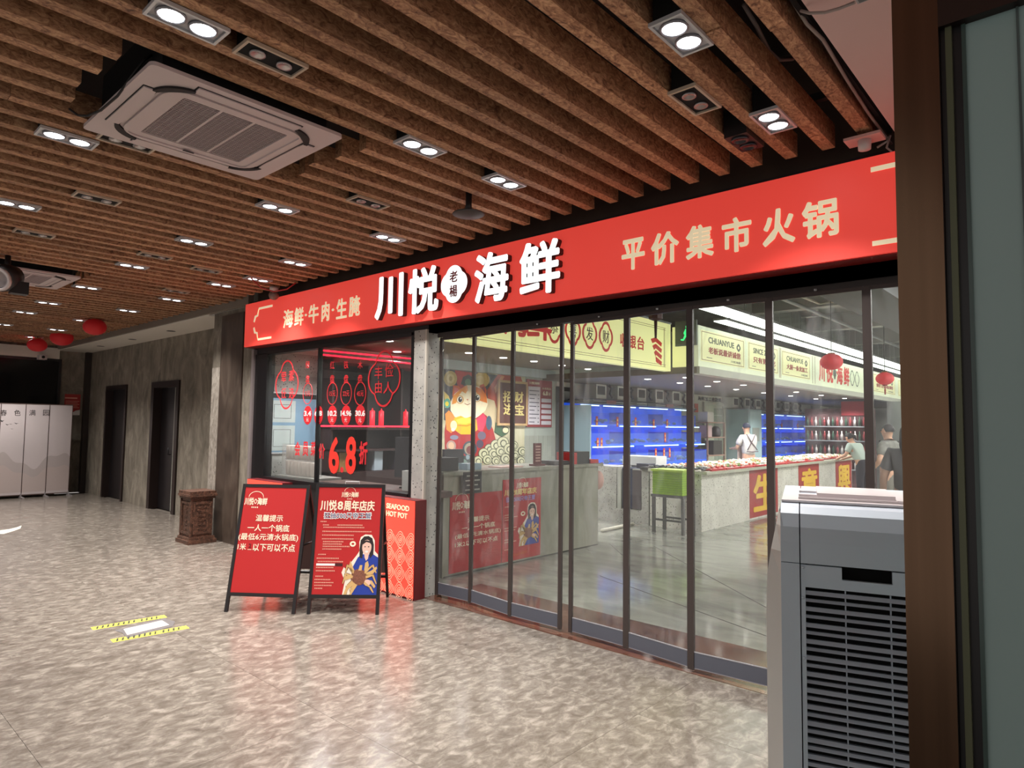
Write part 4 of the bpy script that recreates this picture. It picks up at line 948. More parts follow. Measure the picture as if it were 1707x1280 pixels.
# ================================================================== PORTABLE AIR COOLER
th = math.radians(18)
cu_, cv_ = np.array([math.cos(th), math.sin(th), 0]), np.array([-math.sin(th), math.cos(th), 0])
P0 = np.array([-0.684, 1.865, 0.0])                     # front left corner on the floor
HB = 1.392
CW = mat('cooler_grey', (206, 218, 230), 0.28); CWS = mat('cooler_side', (216, 216, 212), 0.4); CTOP = mat('cooler_top', (212, 204, 206), 0.3)
GR = mat('cooler_grille', (186, 194, 206), 0.4)
t = thing('portable_air_cooler', 'tall grey portable air cooler with louvred front beside the bronze frame', 'air cooler', tuple(P0))
fc_ = Fr(P0, cu_, (0, 0, 1), -cv_)                     # front frame: u right, v up, n toward the camera
Wc, Dc = 0.62, 0.60
# carcass profile swept across the width (side view): rounded top front
prof = [(0.0, 0.02), (0.0, HB-0.10), (-0.006, HB-0.06), (-0.022, HB-0.025), (-0.05, HB-0.008), (-0.09, HB), (-Dc+0.08, HB+0.012), (-Dc+0.02, HB-0.01), (-Dc, HB-0.06), (-Dc, 0.02)]
def sweep(u0, u1, pf, mm, name, nof=0.0):
    k = len(pf); vs = [fc_(u, z, n+nof) for u in (u0, u1) for n, z in pf]
    m_ = MB().add(vs, [tuple(range(k)), tuple(range(k, 2*k))[::-1]]+[(i, k+i, k+(i+1) % k, (i+1) % k) for i in range(k)]); return link(name, m_, mm, t)
prof_in = [(n-0.05 if n > -0.05 and z < HB-0.13 else n, z) for n, z in prof]
hood = [(0.0, HB-0.155), (0.0, HB-0.10), (-0.006, HB-0.06), (-0.022, HB-0.025), (-0.05, HB-0.008), (-0.09, HB), (-Dc+0.08, HB+0.012), (-Dc+0.02, HB-0.01), (-Dc, HB-0.06), (-Dc, HB-0.155)]
sweep(0.055, Wc, hood, CW, 'hood')
sweep(0.005, 0.052, hood, CW, 'hood_corner')
sweep(0.005, 0.052, [(0.0, 0.03), (0.0, HB-0.157), (-Dc, HB-0.157), (-Dc, 0.03)], CW, 'side_post')
sweep(0.055, Wc, [(-0.05, 0.03), (-0.05, HB-0.157), (-Dc, HB-0.157), (-Dc, 0.03)], VOID, 'core')
# bulged left cheek
m_ = MB(); ck = []
for z, bl in ((0.03, 0.036), (HB-0.30, 0.036), (HB-0.20, 0.033), (HB-0.13, 0.022), (HB-0.06, 0.008), (HB-0.02, 0.0)):
    ck.append((z, bl))
vs = []
for z, bl in ck:
    vs += [fc_(0.005, z, -0.012), fc_(-bl, z, -0.05), fc_(-bl, z, -Dc+0.05), fc_(0.005, z, -Dc+0.01)]
fs_ = []
for i in range(len(ck)-1): fs_ += [(i*4+j, i*4+j+1, i*4+4+j+1, i*4+4+j) for j in range(3)]
link('cheek', MB().add(vs, fs_), CWS, t)
link('plinth', MB().fbox(fc_, 0.01, Wc, 0.0, 0.03, -Dc+0.02, -0.03), BLACK, t)
# top details
tp = lambda u, n, z=HB: fc_(u, z, n)
for (u0, u1, n0, n1, hh) in ((0.10, 0.30, -0.42, -0.16, 0.016), (0.30, Wc-0.01, -0.46, -0.12, 0.008)):
    link('top_panel', MB().fbox(fc_, u0, u1, HB+0.001, HB+0.006+hh, n0, n1), CTOP, t)
link('top_panel', MB().fbox(fc_, 0.006, Wc, HB, HB+0.006, -Dc+0.10, -0.08), CTOP, t)
for n_ in (-0.12, -0.20, -0.33): link('top_rib', MB().fbox(fc_, 0.05, Wc-0.01, HB+0.006, HB+0.013, n_-0.006, n_+0.002), CTOP, t)
# grille
gz1 = HB-0.157
link('grille_header', MB().fbox(fc_, 0.066, 0.155, gz1-0.042, gz1-0.002, -0.014, -0.002).fbox(fc_, 0.272, Wc, gz1-0.042, gz1-0.002, -0.014, -0.002).fbox(fc_, 0.155, 0.272, gz1-0.042, gz1-0.034, -0.014, -0.002).fbox(fc_, 0.066, Wc, gz1-0.062, gz1-0.042, -0.018, -0.006), CW, t)
link('grille_edge', MB().fbox(fc_, 0.055, 0.066, 0.05, gz1-0.002, -0.02, -0.004), CW, t)
z = gz1-0.072; i = 0
while z > 0.06:
    # louvre: tilted thin bar, thicker every second one
    h_ = 0.0065 if i % 2 else 0.0095; dn = 0.0
    vs = [fc_(u, zz, n) for u in (0.066, Wc) for zz, n in ((z, -0.012+dn), (z-h_, -0.004+dn), (z-h_-0.0015, -0.012+dn), (z-0.002, -0.026+dn))]
    link('louver', MB().add(vs, [(0, 1, 2, 3), (4, 7, 6, 5), (0, 4, 5, 1), (1, 5, 6, 2), (2, 6, 7, 3), (3, 7, 4, 0)]), GR, t)
    z -= 0.0215; i += 1
for u in (0.163, 0.268, 0.373, 0.478, 0.583): link('grille_bar', MB().fbox(fc_, u-0.0015, u+0.0015, 0.06, gz1-0.064, -0.030, -0.012), GR, t)
for z in (gz1-0.01, gz1-0.09, gz1-0.25, gz1-0.55): link('clip', MB().lathe(fc_(0.060, z, -0.003), [(0.004, 0), (0.004, 0.004)], 8, axis=tuple(-cv_)), CW, t)


# ================================================================== SHOP HALL: cashier counter and its wall
t = thing('cashier_counter', 'long grey stone cashier counter running back from the entrance', 'counter', (-5.5, 6.4, 0))
link('counter_front', MB().box(-5.75, -5.20, 4.72, 7.55, 0, 1.06), CTR, t)
link('counter_top', MB().box(-5.80, -5.16, 4.68, 7.62, 1.06, 1.10), CTR, t)
link('counter_end', MB().box(-5.70, -5.34, 7.56, 7.76, 0, 1.05), TERR, t)
link('kick', MB().box(-5.205, -5.19, 4.74, 7.54, 0, 0.012), JT, t)
fc5 = FX(-5.198)
def wall_poster(y0, y1, z0, z1, label, kind_):
    t = thing('counter_poster', label, 'poster', (-5.195, (y0+y1)/2, z0), 'red posters on the cashier counter front')
    o = link('poster_sheet', MB().fbox(fc5, y0, y1, z0, z1, 0, 0.003), REDB, t)
    f2 = Fr(fc5(y0, z0, 0.003), np.array([0, y1-y0, 0]), np.array([0, 0, z1-z0]), (1, 0, 0))
    if kind_ == 1:
        logo(f2, o, 0.22, 0.86, 0.36, asp=(y1-y0)/(z1-z0))
        for s_, a, b, c_, d_ in (('温馨提示', 0.33, 0.74, 0.62, 0.69), ('一人一个锅底', 0.22, 0.86, 0.52, 0.59), ('(最低6元清水锅底)', 0.10, 0.98, 0.42, 0.49), ('1米2以下可以不点', 0.10, 0.92, 0.32, 0.39)):
            link('lettering', MB().text(f2, s_, a, b, c_, d_, bold=0.012, n0=0.0005, n1=0.0015), PAPER, o)
    else:
        logo(f2, o, 0.50, 0.92, 0.30, asp=(y1-y0)/(z1-z0))
        link('lettering', MB().text(f2, '川悦8周年店庆', 0.04, 0.88, 0.80, 0.88, bold=0.03, n0=0.0005, n1=0.0015), mat('print_gold', (236, 206, 120), 0.5), o)
        link('lettering', MB().text(f2, '狂抽500只帝王蟹', 0.08, 0.84, 0.72, 0.785, bold=0.03, n0=0.0005, n1=0.0015), mat('print_lilac', (150, 130, 190), 0.5), o)
        m_ = MB()
        for v_ in (0.66, 0.56, 0.53, 0.50, 0.40, 0.37, 0.26, 0.23, 0.14):
            m_.fbox(f2, 0.05, 0.05+0.4*random.uniform(0.5, 1), v_, v_+0.012, 0.0005, 0.0012)
        link('fine_print', m_, mat('fine_print', (214, 150, 132), 0.6), o)['kind'] = 'stuff'
        link('label_print', MB().ring(f2, ell(.52, .56, .06, .03, 16), ell(.52, .56, .03, .012, 16), 0.0005, 0.0012), PAPER, o)
        person_print(f2, o, ox=-0.05, oy=0.16, sx_=1.0, sy_=0.95)
wall_poster(4.81, 5.62, 0.03, 0.85, 'wide red poster on the cashier counter listing soup prices', 1)
wall_poster(5.63, 6.32, 0.03, 0.97, 'taller red poster on the cashier counter with woman holding crab', 2)
o = thing('black_notice', 'small black notice hanging on the cashier counter edge above the wide poster', 'notice', (-5.19, 5.1, 0.86))
link('notice_sheet', MB().fbox(FX(-5.158), 4.96, 5.24, 0.86, 1.09, 0, 0.004), mat('notice_black', (34, 32, 34), 0.5), o)
m = MB()
for i in range(4): m.fbox(FX(-5.154), 4.99+0.02*(i % 2), 5.21-0.03*(i % 2), 0.89+i*0.05, 0.905+i*0.05, 0, 0.001)
link('notice_print', m, mat('notice_text', (160, 158, 150), 0.5), o)
tag(link('clear_bag', MB().ball((-5.26, 7.655, 0.86), (0.06, 0.10, 0.13), 10, 7), mat('pink_bag', (206, 160, 150), 0.4)), 'pinkish plastic bag hanging on the far end of the cashier counter', 'bag')
# things on the counter
tag(link('black_basket', MB().box(-5.62, -5.30, 4.74, 5.02, 1.10, 1.24), mat('basket', (40, 36, 38), 0.6)), 'dark box on the near end of the cashier counter', 'box')
tag(link('blue_card_holder', MB().box(-5.40, -5.26, 5.12, 5.34, 1.10, 1.17), mat('pale_blue', (170, 190, 206), 0.4)), 'pale blue holder on the cashier counter', 'holder')
tag(link('till_screen', MB().box(-5.60, -5.56, 5.05, 5.35, 1.16, 1.32).box(-5.60, -5.54, 5.17, 5.23, 1.10, 1.16), mat('screen_grey', (70, 68, 78), 0.3)), 'grey till screen on the cashier counter in front of the cat mural', 'screen')
tag(link('flyer_stack', MB().box(-5.45, -5.25, 5.65, 6.05, 1.10, 1.115), mat('flyer', (230, 190, 180), 0.5)), 'stack of flyers lying flat on the cashier counter', 'paper')
t = thing('menu_stand', 'small upright maroon menu stand on the cashier counter', 'stand', (-5.35, 6.45, 1.10))
link('stand_card', MB().box(-5.36, -5.34, 6.36, 6.50, 1.12, 1.38), mat('maroon', (104, 36, 38), 0.5), t)
link('stand_foot', MB().box(-5.40, -5.30, 6.33, 6.53, 1.10, 1.12), mat('maroon', (104, 36, 38), 0.5), t)
m = MB()
for i in range(6): m.fbox(FX(-5.34), 6.385, 6.475, 1.15+i*0.036, 1.168+i*0.036, 0, 0.001)
link('stand_print', m, mat('stand_text', (196, 150, 140), 0.5), t)
tag(link('tray_stack', MB().box(-5.55, -5.22, 6.62, 7.0, 1.10, 1.13).box(-5.52, -5.25, 6.66, 6.96, 1.13, 1.15), mat('tray_dark', (60, 56, 56), 0.5)), 'flat dark tray on the cashier counter right of the menu stand', 'tray')
t = thing('printer', 'black receipt printer with red side at the far end of the cashier counter', 'printer', (-5.4, 7.3, 1.10))
link('body', MB().box(-5.52, -5.24, 7.12, 7.40, 1.10, 1.26), mat('printer_black', (38, 40, 42), 0.4), t)
link('red_side', MB().box(-5.52, -5.24, 7.04, 7.119, 1.10, 1.25), mat('printer_red', (196, 44, 40), 0.4), t)
link('paper_tray', MB().box(-5.50, -5.22, 7.401, 7.59, 1.10, 1.15), mat('printer_red', (196, 44, 40), 0.4), t)

# mural on the left wall
fm = FX(XL+0.022)
XM = XL+0.022
def mp_(pts): return [tuple(at(px, py, X=XM)[1:]) for px, py in pts]
def clipm(pts): return [(min(max(y, 6.71), 9.10), min(max(z, 0.2), 2.485)) for y, z in pts]
struct('trim_8', MB().box(XL, XL+0.10, 6.66, 9.9, 2.49, 2.64), mat('beam_blue_white', (196, 208, 214), 0.5))
t = thing('cat_mural', 'colourful painted wall mural of an orange and white cat holding a gold ingot', 'mural', (XM, 8.0, 0.95))
mur = link('mural_ground', MB().fbox(FX(XL), 6.70, 9.10, 0.0, 2.485, 0, 0.020), ramp_mat('mural_green', [(0.3, (150, 146, 118)), (0.5, (196, 188, 156)), (0.7, (214, 208, 180))], 3, rough=0.6), t)
lev = [0]
def mu(name, pts, col, rough=0.6):
    lev[0] += 1
    link(name, MB().poly(fm, clipm(mp_(pts)), 0.0, 0.0006+lev[0]*0.00008), mat('mural_%d_%d_%d' % col, col, rough), t)
def mE(name, cx, cy, rx, ry, col, k=22, rot=0.0):
    pts = []
    for i in range(k):
        a = 2*PI*i/k; u, v = rx*math.cos(a), ry*math.sin(a); pts.append((cx+u*math.cos(rot)-v*math.sin(rot), cy+u*math.sin(rot)+v*math.cos(rot)))
    mu(name, pts, col)
mu('painted_shape', [(740, 640), (740, 615), (790, 620), (836, 626), (850, 628), (850, 700), (836, 716), (800, 720), (740, 700)], (72, 78, 84))
mu('painted_shape', [(758, 617), (788, 621), (784, 640), (770, 660), (762, 640)], (190, 52, 44))
mu('painted_shape', [(812, 650), (830, 624), (868, 628), (872, 640), (850, 700), (815, 690)], (186, 84, 66))
mu('painted_shape', [(824, 646), (836, 626), (841, 627), (826, 656)], (226, 160, 120))
mu('painted_shape', [(802, 660), (824, 668), (830, 690), (830, 712), (812, 730), (804, 700)], (206, 186, 150))
mE('painted_cloud', 751, 631, 11, 13, (214, 188, 118)); mE('painted_cloud', 751, 631, 6.5, 8, (236, 214, 150)); mE('painted_cloud', 751, 631, 3, 4, (206, 176, 108))
mE('painted_cloud', 803, 633, 13, 13, (214, 182, 108)); mE('painted_cloud', 800, 634, 7, 8, (230, 204, 140))
mu('painted_shape', [(768, 640), (772, 628), (781, 624), (790, 630), (792, 642), (780, 646)], (40, 52, 48)); mE('painted_shape', 780, 637, 5, 6, (80, 130, 96))
mu('painted_shape', [(740, 640), (750, 646), (756, 660), (750, 676), (742, 668)], (46, 52, 66))
mu('painted_shape', [(740, 652), (748, 660), (752, 672), (742, 680)], (224, 196, 104)); mE('painted_shape', 745.5, 672, 5.5, 8, (84, 164, 140)); mE('painted_shape', 745, 673, 3, 4, (236, 214, 60))
mu('painted_robe', [(745, 690), (800, 684), (812, 694), (822, 716), (828, 740), (818, 762), (790, 780), (760, 776), (742, 770), (741, 720)], (168, 40, 44))
mu('painted_robe', [(792, 700), (806, 688), (812, 700), (804, 720), (794, 716)], (214, 60, 92)); mE('painted_robe', 815, 705, 5, 12, (70, 88, 110)); mE('painted_robe', 803, 726, 7, 7, (112, 100, 120))
mE('painted_robe', 752, 743, 8, 9, (180, 150, 140)); mE('painted_robe', 752, 743, 5, 6, (224, 180, 150)); mE('painted_robe', 757, 729, 7, 4, (130, 130, 150)); mE('painted_robe', 800, 740, 6, 7, (84, 70, 90))
mE('painted_robe', 783, 748, 12, 13, (60, 70, 84)); mE('painted_robe', 783, 748, 9, 10, (150, 140, 120)); mE('painted_robe', 783, 750, 6, 7, (110, 40, 44))
mu('painted_paw', [(742, 690), (748, 684), (758, 692), (762, 710), (752, 722), (744, 716)], (234, 140, 60))
# head
mu('cat_ear', [(755, 642), (764, 643), (770, 650), (760, 664), (754, 660)], (226, 104, 48)); mu('cat_ear', [(757, 645), (763, 647), (766, 652), (758, 660)], (234, 120, 110))
mu('cat_ear', [(800, 642), (806, 640), (811, 650), (810, 664), (798, 652)], (210, 88, 44)); mu('cat_ear', [(803, 645), (807, 644), (809, 656), (801, 650)], (150, 60, 50))
mu('cat_head', [(768, 648), (778, 642), (792, 642), (803, 648), (811, 660), (813, 674), (809, 684), (800, 692), (788, 700), (772, 700), (758, 695), (751, 684), (751, 670), (757, 657)], (250, 232, 196))
mu('cat_patch', [(768, 648), (778, 642), (780, 650), (776, 656), (770, 652), (764, 660), (760, 672), (753, 674), (755, 660)], (240, 150, 40))
mu('cat_patch', [(786, 642), (803, 648), (811, 660), (812, 672), (800, 668), (796, 656), (788, 650)], (236, 128, 44))
for ex, ey in ((766.5, 666), (795, 663)):
    mE('cat_eye', ex, ey, 6.2, 7.0, (206, 150, 70)); mE('cat_eye', ex, ey, 4.6, 5.6, (252, 246, 230)); mE('cat_eye', ex+0.4, ey, 3.4, 4.6, (44, 34, 26)); mE('cat_eye', ex+1.4, ey-1.8, 1.2, 1.5, (255, 252, 244))
mu('cat_nose', [(777, 665), (781, 665), (779, 668)], (220, 130, 90))
mu('cat_mouth', [(774, 672), (779, 674), (784, 672), (784, 673), (779, 675.4), (774, 673)], (150, 90, 60))
mu('gold_ingot', [(758, 696), (768, 693), (776, 697), (788, 693), (794, 700), (796, 716), (786, 724), (768, 724), (757, 716), (754, 704)], (246, 176, 30))
mu('gold_ingot', [(760, 700), (770, 696), (784, 697), (790, 702), (776, 707), (764, 706)], (252, 206, 70)); mu('gold_ingot', [(762, 708), (778, 709), (792, 704), (792, 705.4), (778, 710.6), (762, 709.6)], (196, 120, 20))
mE('cat_paw', 756, 709, 5.5, 8, (250, 222, 170)); mE('cat_paw', 755, 716, 3.2, 3, (250, 236, 206))
# swirling clouds
CLD = [(748, 757, 9), (757, 766, 8), (815, 748, 8), (806, 756, 9), (826, 742, 9), (838, 738, 10), (822, 756, 8), (834, 752, 8), (848, 748, 9), (812, 766, 8), (826, 768, 7), (842, 764, 8), (858, 758, 7), (856, 742, 7), (870, 752, 7), (868, 768, 7), (796, 768, 8)]
for (cx, cy, r) in CLD:
    mE('painted_cloud', cx, cy, r, r*1.05, (62, 66, 52)); mE('painted_cloud', cx, cy, r-1.0, r*1.05-1.0, (204, 200, 166)); mE('painted_cloud', cx+0.8, cy+0.8, r*0.55, r*0.6, (70, 74, 58)); mE('painted_cloud', cx+1.0, cy+1.0, r*0.40, r*0.45, (208, 204, 172))
mu('painted_wave', [(744, 776), (752, 764), (768, 758), (784, 762), (790, 776), (786, 782), (750, 784)], (60, 70, 70)); mE('painted_wave', 768, 776, 12, 12, (110, 130, 122)); mE('painted_wave', 779, 762, 3, 4, (130, 150, 160))
mu('painted_shape', [(826, 704), (838, 712), (846, 722), (836, 728), (824, 720)], (56, 92, 62)); mE('painted_cloud', 842, 717, 6, 6, (46, 50, 40)); mE('painted_cloud', 842, 717, 4.8, 4.8, (220, 212, 176))
# carved plaque
t = thing('carved_plaque', 'carved brown plaque with gold characters in a pale frame on the mural', 'plaque', (XL+0.04, 8.7, 1.70))
fq_ = FX(XL+0.036)
A_ = at(831, 637, X=XL+0.03); B_ = at(874, 706, X=XL+0.03); y0_, y1_, z0_, z1_ = A_[1], B_[1], B_[2], A_[2]
link('plaque_board', MB().fbox(fq_, y0_, y1_, z0_, z1_, 0, 0.02), mat('plaque_brown', (84, 38, 28), 0.5), t)
link('plaque_frame', MB().ring(fq_, [(y0_-0.04, z0_-0.04), (y1_+0.04, z0_-0.04), (y1_+0.04, z1_+0.04), (y0_-0.04, z1_+0.04)], [(y0_, z0_), (y1_, z0_), (y1_, z1_), (y0_, z1_)], 0, 0.035), mat('plaque_frame', (196, 160, 112), 0.45), t)
for ch, px, py in (('招', 846, 661), ('进', 847, 682), ('财', 864, 662), ('宝', 865, 683)):
    p_ = at(px, py, X=XL+0.05); link('gold_character', MB().text(fq_, ch, p_[1]-0.13, p_[1]+0.13, p_[2]-0.10, p_[2]+0.10, bold=0.02, n0=0.02, n1=0.026), mat('gold_leaf', (226, 206, 130), 0.5), t)
# menu board
t = thing('menu_board', 'maroon menu board with pale list panels on the wall right of the mural', 'menu board', (XL+0.02, 9.5, 1.57))
fb_ = FX(XL+0.026)
mo = link('board_panel', MB().fbox(FX(XL+0.0125), 9.14, 9.88, 1.575, 2.45, 0, 0.016), mat('menu_maroon', (140, 36, 44), 0.5), t)
LP_ = mat('menu_list', (214, 206, 216), 0.5)
link('list_panel', MB().fbox(fb_, 9.18, 9.52, 1.62, 2.32, 0.004, 0.008), LP_, t)
for i in range(5): link('list_panel', MB().fbox(fb_, 9.56, 9.85, 1.62+i*0.105, 1.69+i*0.105, 0.004, 0.008), LP_, t)
m = MB()
for i in range(9): m.fbox(fb_, 9.21, 9.36+0.1*(i % 3)/2, 1.66+i*0.072, 1.675+i*0.072, 0.008, 0.009).fbox(fb_, 9.45, 9.49, 1.66+i*0.072, 1.675+i*0.072, 0.008, 0.009)
link('list_print', m, mat('menu_text', (70, 62, 80), 0.5), t)
link('menu_lettering', MB().text(fb_, '川悦海鲜', 9.20, 9.50, 2.36, 2.41, n0=0.004, n1=0.007).text(fb_, '6.8', 9.60, 9.75, 2.17, 2.25, bold=0.05, n0=0.004, n1=0.007).text(fb_, '折', 9.77, 9.83, 2.17, 2.23, n0=0.004, n1=0.007).text(fb_, '会员菜品', 9.58, 9.84, 2.28, 2.32, bold=0, n0=0.004, n1=0.007), PAPER, t)
# tiled wall and doorway beyond
struct('wall_tiled', MB().box(XL, XL+0.008, 9.10, 10.05, 0, 2.5), mat('tile_white', (176, 180, 172), 0.25))
for i in range(12):
    for j in range(7):
        if 1.5 < 0.1+i*0.2 < 2.5: continue
        link('wall_tile', MB().box(XL+0.008, XL+0.011, 9.12+j*0.132, 9.12+j*0.132+0.128, 0.02+i*0.2, 0.02+i*0.2+0.195), mat('tile_face', (168, 170, 160), 0.2, rnd=0.06), bpy.data.objects['wall_tiled'])
d = struct('door_4', MB().box(XL, XL+0.05, 10.02, 10.10, 0, 2.36).box(XL, XL+0.05, 10.02, 10.5, 2.28, 2.36), mat('door_dark', (60, 62, 64), 0.5))
link('door_leaf', MB().box(XL, XL+0.03, 10.10, 10.48, 0, 2.28), mat('door_grey', (160, 164, 164), 0.4), d)

# fascia signs over the counters
def ff(X): return FX(X)
XF1 = -5.20
t = thing('counter_fascia_sign', 'pale yellow illuminated fascia sign with red characters over the cashier counter', 'sign', (XF1, 7.1, 2.50))
link('fascia_face', MB().box(XF1-0.12, XF1, 4.40, 9.58, 2.50, 3.26), FASY, t)
link('fascia_cap', MB().box(XF1-0.13, XF1+0.005, 4.40, 9.60, 3.26, 3.29), DUCT, t)
f1 = FX(XF1+0.001)
def on1(px, py): p_ = at(px, py, X=XF1+0.001); return p_[1], p_[2]
RDP = mat('fascia_red', (186, 48, 44), 0.5, emit=0.45); LNP = mat('fascia_line', (120, 96, 70), 0.5, emit=0.45); DKP = mat('fascia_dark', (70, 48, 44), 0.5, emit=0.45)
for dz in (0.055, 0.085): link('border_line', MB().fbox(f1, 4.8, 9.42, 2.50+dz, 2.506+dz, 0, 0.002).fbox(f1, 4.8, 9.42, 3.20-dz+0.03, 3.206-dz+0.03, 0, 0.002).fbox(f1, 9.42-dz*0.7, 9.428-dz*0.7, 2.56, 3.17, 0, 0.002), LNP, t)
for ch, px, w_ in (('川', 775, 0), ('海', 860, 0.42), ('鲜', 899, 0.42)):
    u, _ = on1(px, 545)
    if w_: link('character', MB().text(f1, ch, u-0.24, u+0.24, 2.66, 3.10, bold=0.03, n0=0.0, n1=0.004), RDP, t)
for ch, px in (('恭', 924), ('喜', 955), ('发', 983), ('财', 1010)):
    u, _ = on1(px, 550); v = 2.86
    link('petal_ring', MB().ring(f1, quat(u, v, 0.175, 0.215, 48, 0.06), quat(u, v, 0.138, 0.175, 48, 0.06), 0, 0.004), RDP, t)
    link('character', MB().text(f1, ch, u-0.08, u+0.08, v-0.09, v+0.09, bold=0.0, n0=0, n1=0.004), DKP, t)
for ch, px in (('收', 1040), ('银', 1054), ('台', 1068)):
    u, _ = on1(px, 565); link('character', MB().text(f1, ch, u-0.10, u+0.10, 2.76, 2.96, bold=0.02, n0=0, n1=0.004), RDP, t)
u, _ = on1(1094, 578)
for k in range(4): link('boat_logo', MB().poly(f1, [(u-0.17+0.05*k, 2.96-0.10*k), (u-0.02, 3.0-0.10*k), (u+0.17, 2.93-0.10*k), (u+0.15, 2.87-0.10*k), (u-0.02, 2.93-0.10*k), (u-0.12+0.05*k, 2.90-0.10*k)], 0, 0.004), RDP, t)
XF2 = -4.75
t = thing('bar_fascia_sign', 'long cream illuminated fascia sign with framed panels above the seafood bar', 'sign', (XF2, 16, 2.45))
link('fascia_face', MB().box(XF2-0.12, XF2, 9.64, 27.5, 2.57, 3.22), FASW, t)
link('fascia_base', MB().box(XF2-0.16, XF2+0.02, 9.64, 27.5, 2.45, 2.565), mat('fascia_base', (196, 196, 184), 0.5), t)
link('return_face', MB().box(XF1, XF2-0.12, 9.64, 9.70, 2.57, 3.22), FASY, t)
f2_ = FX(XF2+0.001)
DKG = mat('fascia_darkgreen', (80, 84, 74), 0.5, emit=0.45); DRD = mat('fascia_brownred', (140, 70, 64), 0.5, emit=0.45)
def fpanel(a, b, top, mid, midcol=DRD):
    o = link('fascia_panel', MB().fbox(f2_, a, b, 2.66, 3.16, 0, 0.002), mat('fascia_panel', (232, 230, 180), 0.5, emit=0.30), t)
    link('border_line', MB().ring(f2_, [(a+.03, 2.68), (b-.03, 2.68), (b-.03, 3.14), (a+.03, 3.14)], [(a+.045, 2.69), (b-.045, 2.69), (b-.045, 3.13), (a+.045, 3.13)], 0.002, 0.003), LNP, o)
    L_ = b-a
    link('lettering', MB().text(f2_, top, a+L_*0.16, a+L_*0.74, 2.97, 3.07, bold=0.02, n0=0.002, n1=0.004), DKG, o)
    link('emblem', MB().ring(f2_, quat(a+L_*.85, 3.0, L_*0.05, 0.07, 20), quat(a+L_*.85, 3.0, L_*0.022, 0.03, 20), 0.002, 0.004), DKG, o)
    link('lettering', MB().text(f2_, mid, a+L_*0.16, a+L_*0.9, 2.80, 2.91, bold=0.03, n0=0.002, n1=0.004), midcol, o)
    link('lettering', MB().fbox(f2_, a+L_*0.12, a+L_*0.24, 2.725, 2.735, 0.002, 0.003).text(f2_, '川悦海鲜', a+L_*0.66, a+L_*0.9, 2.715, 2.755, bold=0.0, n0=0.002, n1=0.004), DKG, o)
on2 = lambda px: at(px, 600, X=XF2+0.001)[1]
fpanel(on2(1168), on2(1241), 'CHUANYUE', '老板说最讲诚信')
fpanel(on2(1247), on2(1297), 'SINCE 2013', '只有更好吃')
fpanel(on2(1303), on2(1350), 'CHUANYUE', '大厨一条龙加工')
fpanel(20.0, 22.6, 'CHUANYUE', '鲜活海鲜'); fpanel(23.0, 26.0, 'SINCE 2013', '平价集市')
for ch, a, b in (('川', on2(1365), on2(1374)), ('悦', on2(1377), on2(1388)), ('海', on2(1394), on2(1404)), ('鲜', on2(1406), on2(1415))):
    link('character', MB().text(f2_, ch, a, b, 2.68, 3.14, bold=0.03, n0=0, n1=0.004), RDP, t)
link('character', MB().poly(f2_, quat(on2(1391), 2.93, 0.12, 0.15, 24), 0, 0.003), DKG, t)
for c_ in (on2(1420), on2(1428)): link('petal_ring', MB().ring(f2_, quat(c_, 2.9, 0.2, 0.2, 24), quat(c_, 2.9, 0.17, 0.17, 24), 0, 0.003), DKG, t)
for a in (on2(1299), on2(1301), on2(1354), on2(1358)): link('border_line', MB().fbox(f2_, a, a+0.02, 2.6, 3.2, 0, 0.002), LNP, t)
# exit sign
t = thing('exit_sign', 'green running man emergency exit sign on dark plate between the two fascia signs', 'sign', (-4.9, 9.6, 2.85))
fx_ = FY(9.60)
link('sign_plate', MB().fbox(fx_, -5.13, -4.76, 2.90, 3.30, -0.03, 0), mat('exit_plate', (96, 104, 100), 0.5), t)
EXG = mat('exit_green', (60, 220, 130), 0.4, emit=1.2)
link('running_figure', MB().poly(fx_, ell(-4.925, 3.20, 0.022, 0.026, 10), 0, 0.003).poly(fx_, [(-4.98, 3.10), (-4.95, 3.17), (-4.90, 3.17), (-4.86, 3.12), (-4.85, 3.08), (-4.90, 3.10), (-4.91, 3.06), (-4.86, 2.99), (-4.89, 2.97), (-4.94, 3.04), (-4.98, 2.98), (-5.03, 2.99), (-5.03, 3.01), (-4.99, 3.01), (-4.96, 3.08), (-4.97, 3.13)], 0, 0.003), EXG, t)
# small soffit downlights
for i, (px, py) in enumerate(((648, 568), (662, 586), (782, 588), (839, 596), (890, 602), (937, 609), (980, 615), (1018, 620))):
    p_ = at(px, py, Z=2.64)
    o = link('round_downlight', MB().lathe((p_[0], p_[1], 2.639), [(0.0, 0.0), (0.055, 0.0), (0.06, -0.004), (0.04, -0.008), (0.0, -0.006)], 14), mat('small_glow', (255, 250, 240), 0.4, emit=9))
    tag(o, 'small round downlight over the cashier counter, %s from the left' % ORD[i], 'light', 'round downlights over the cashier counter')
    ld = bpy.data.lights.get('soffit_spot') or bpy.data.lights.new('soffit_spot', 'SPOT'); ld.energy = 105; ld.spot_size = math.radians(140); ld.spot_blend = 0.6; ld.shadow_soft_size = 0.05
    lo = bpy.data.objects.new('soffit_beam', ld); COL.objects.link(lo); lo.location = (p_[0], p_[1], 2.62)
k = 0
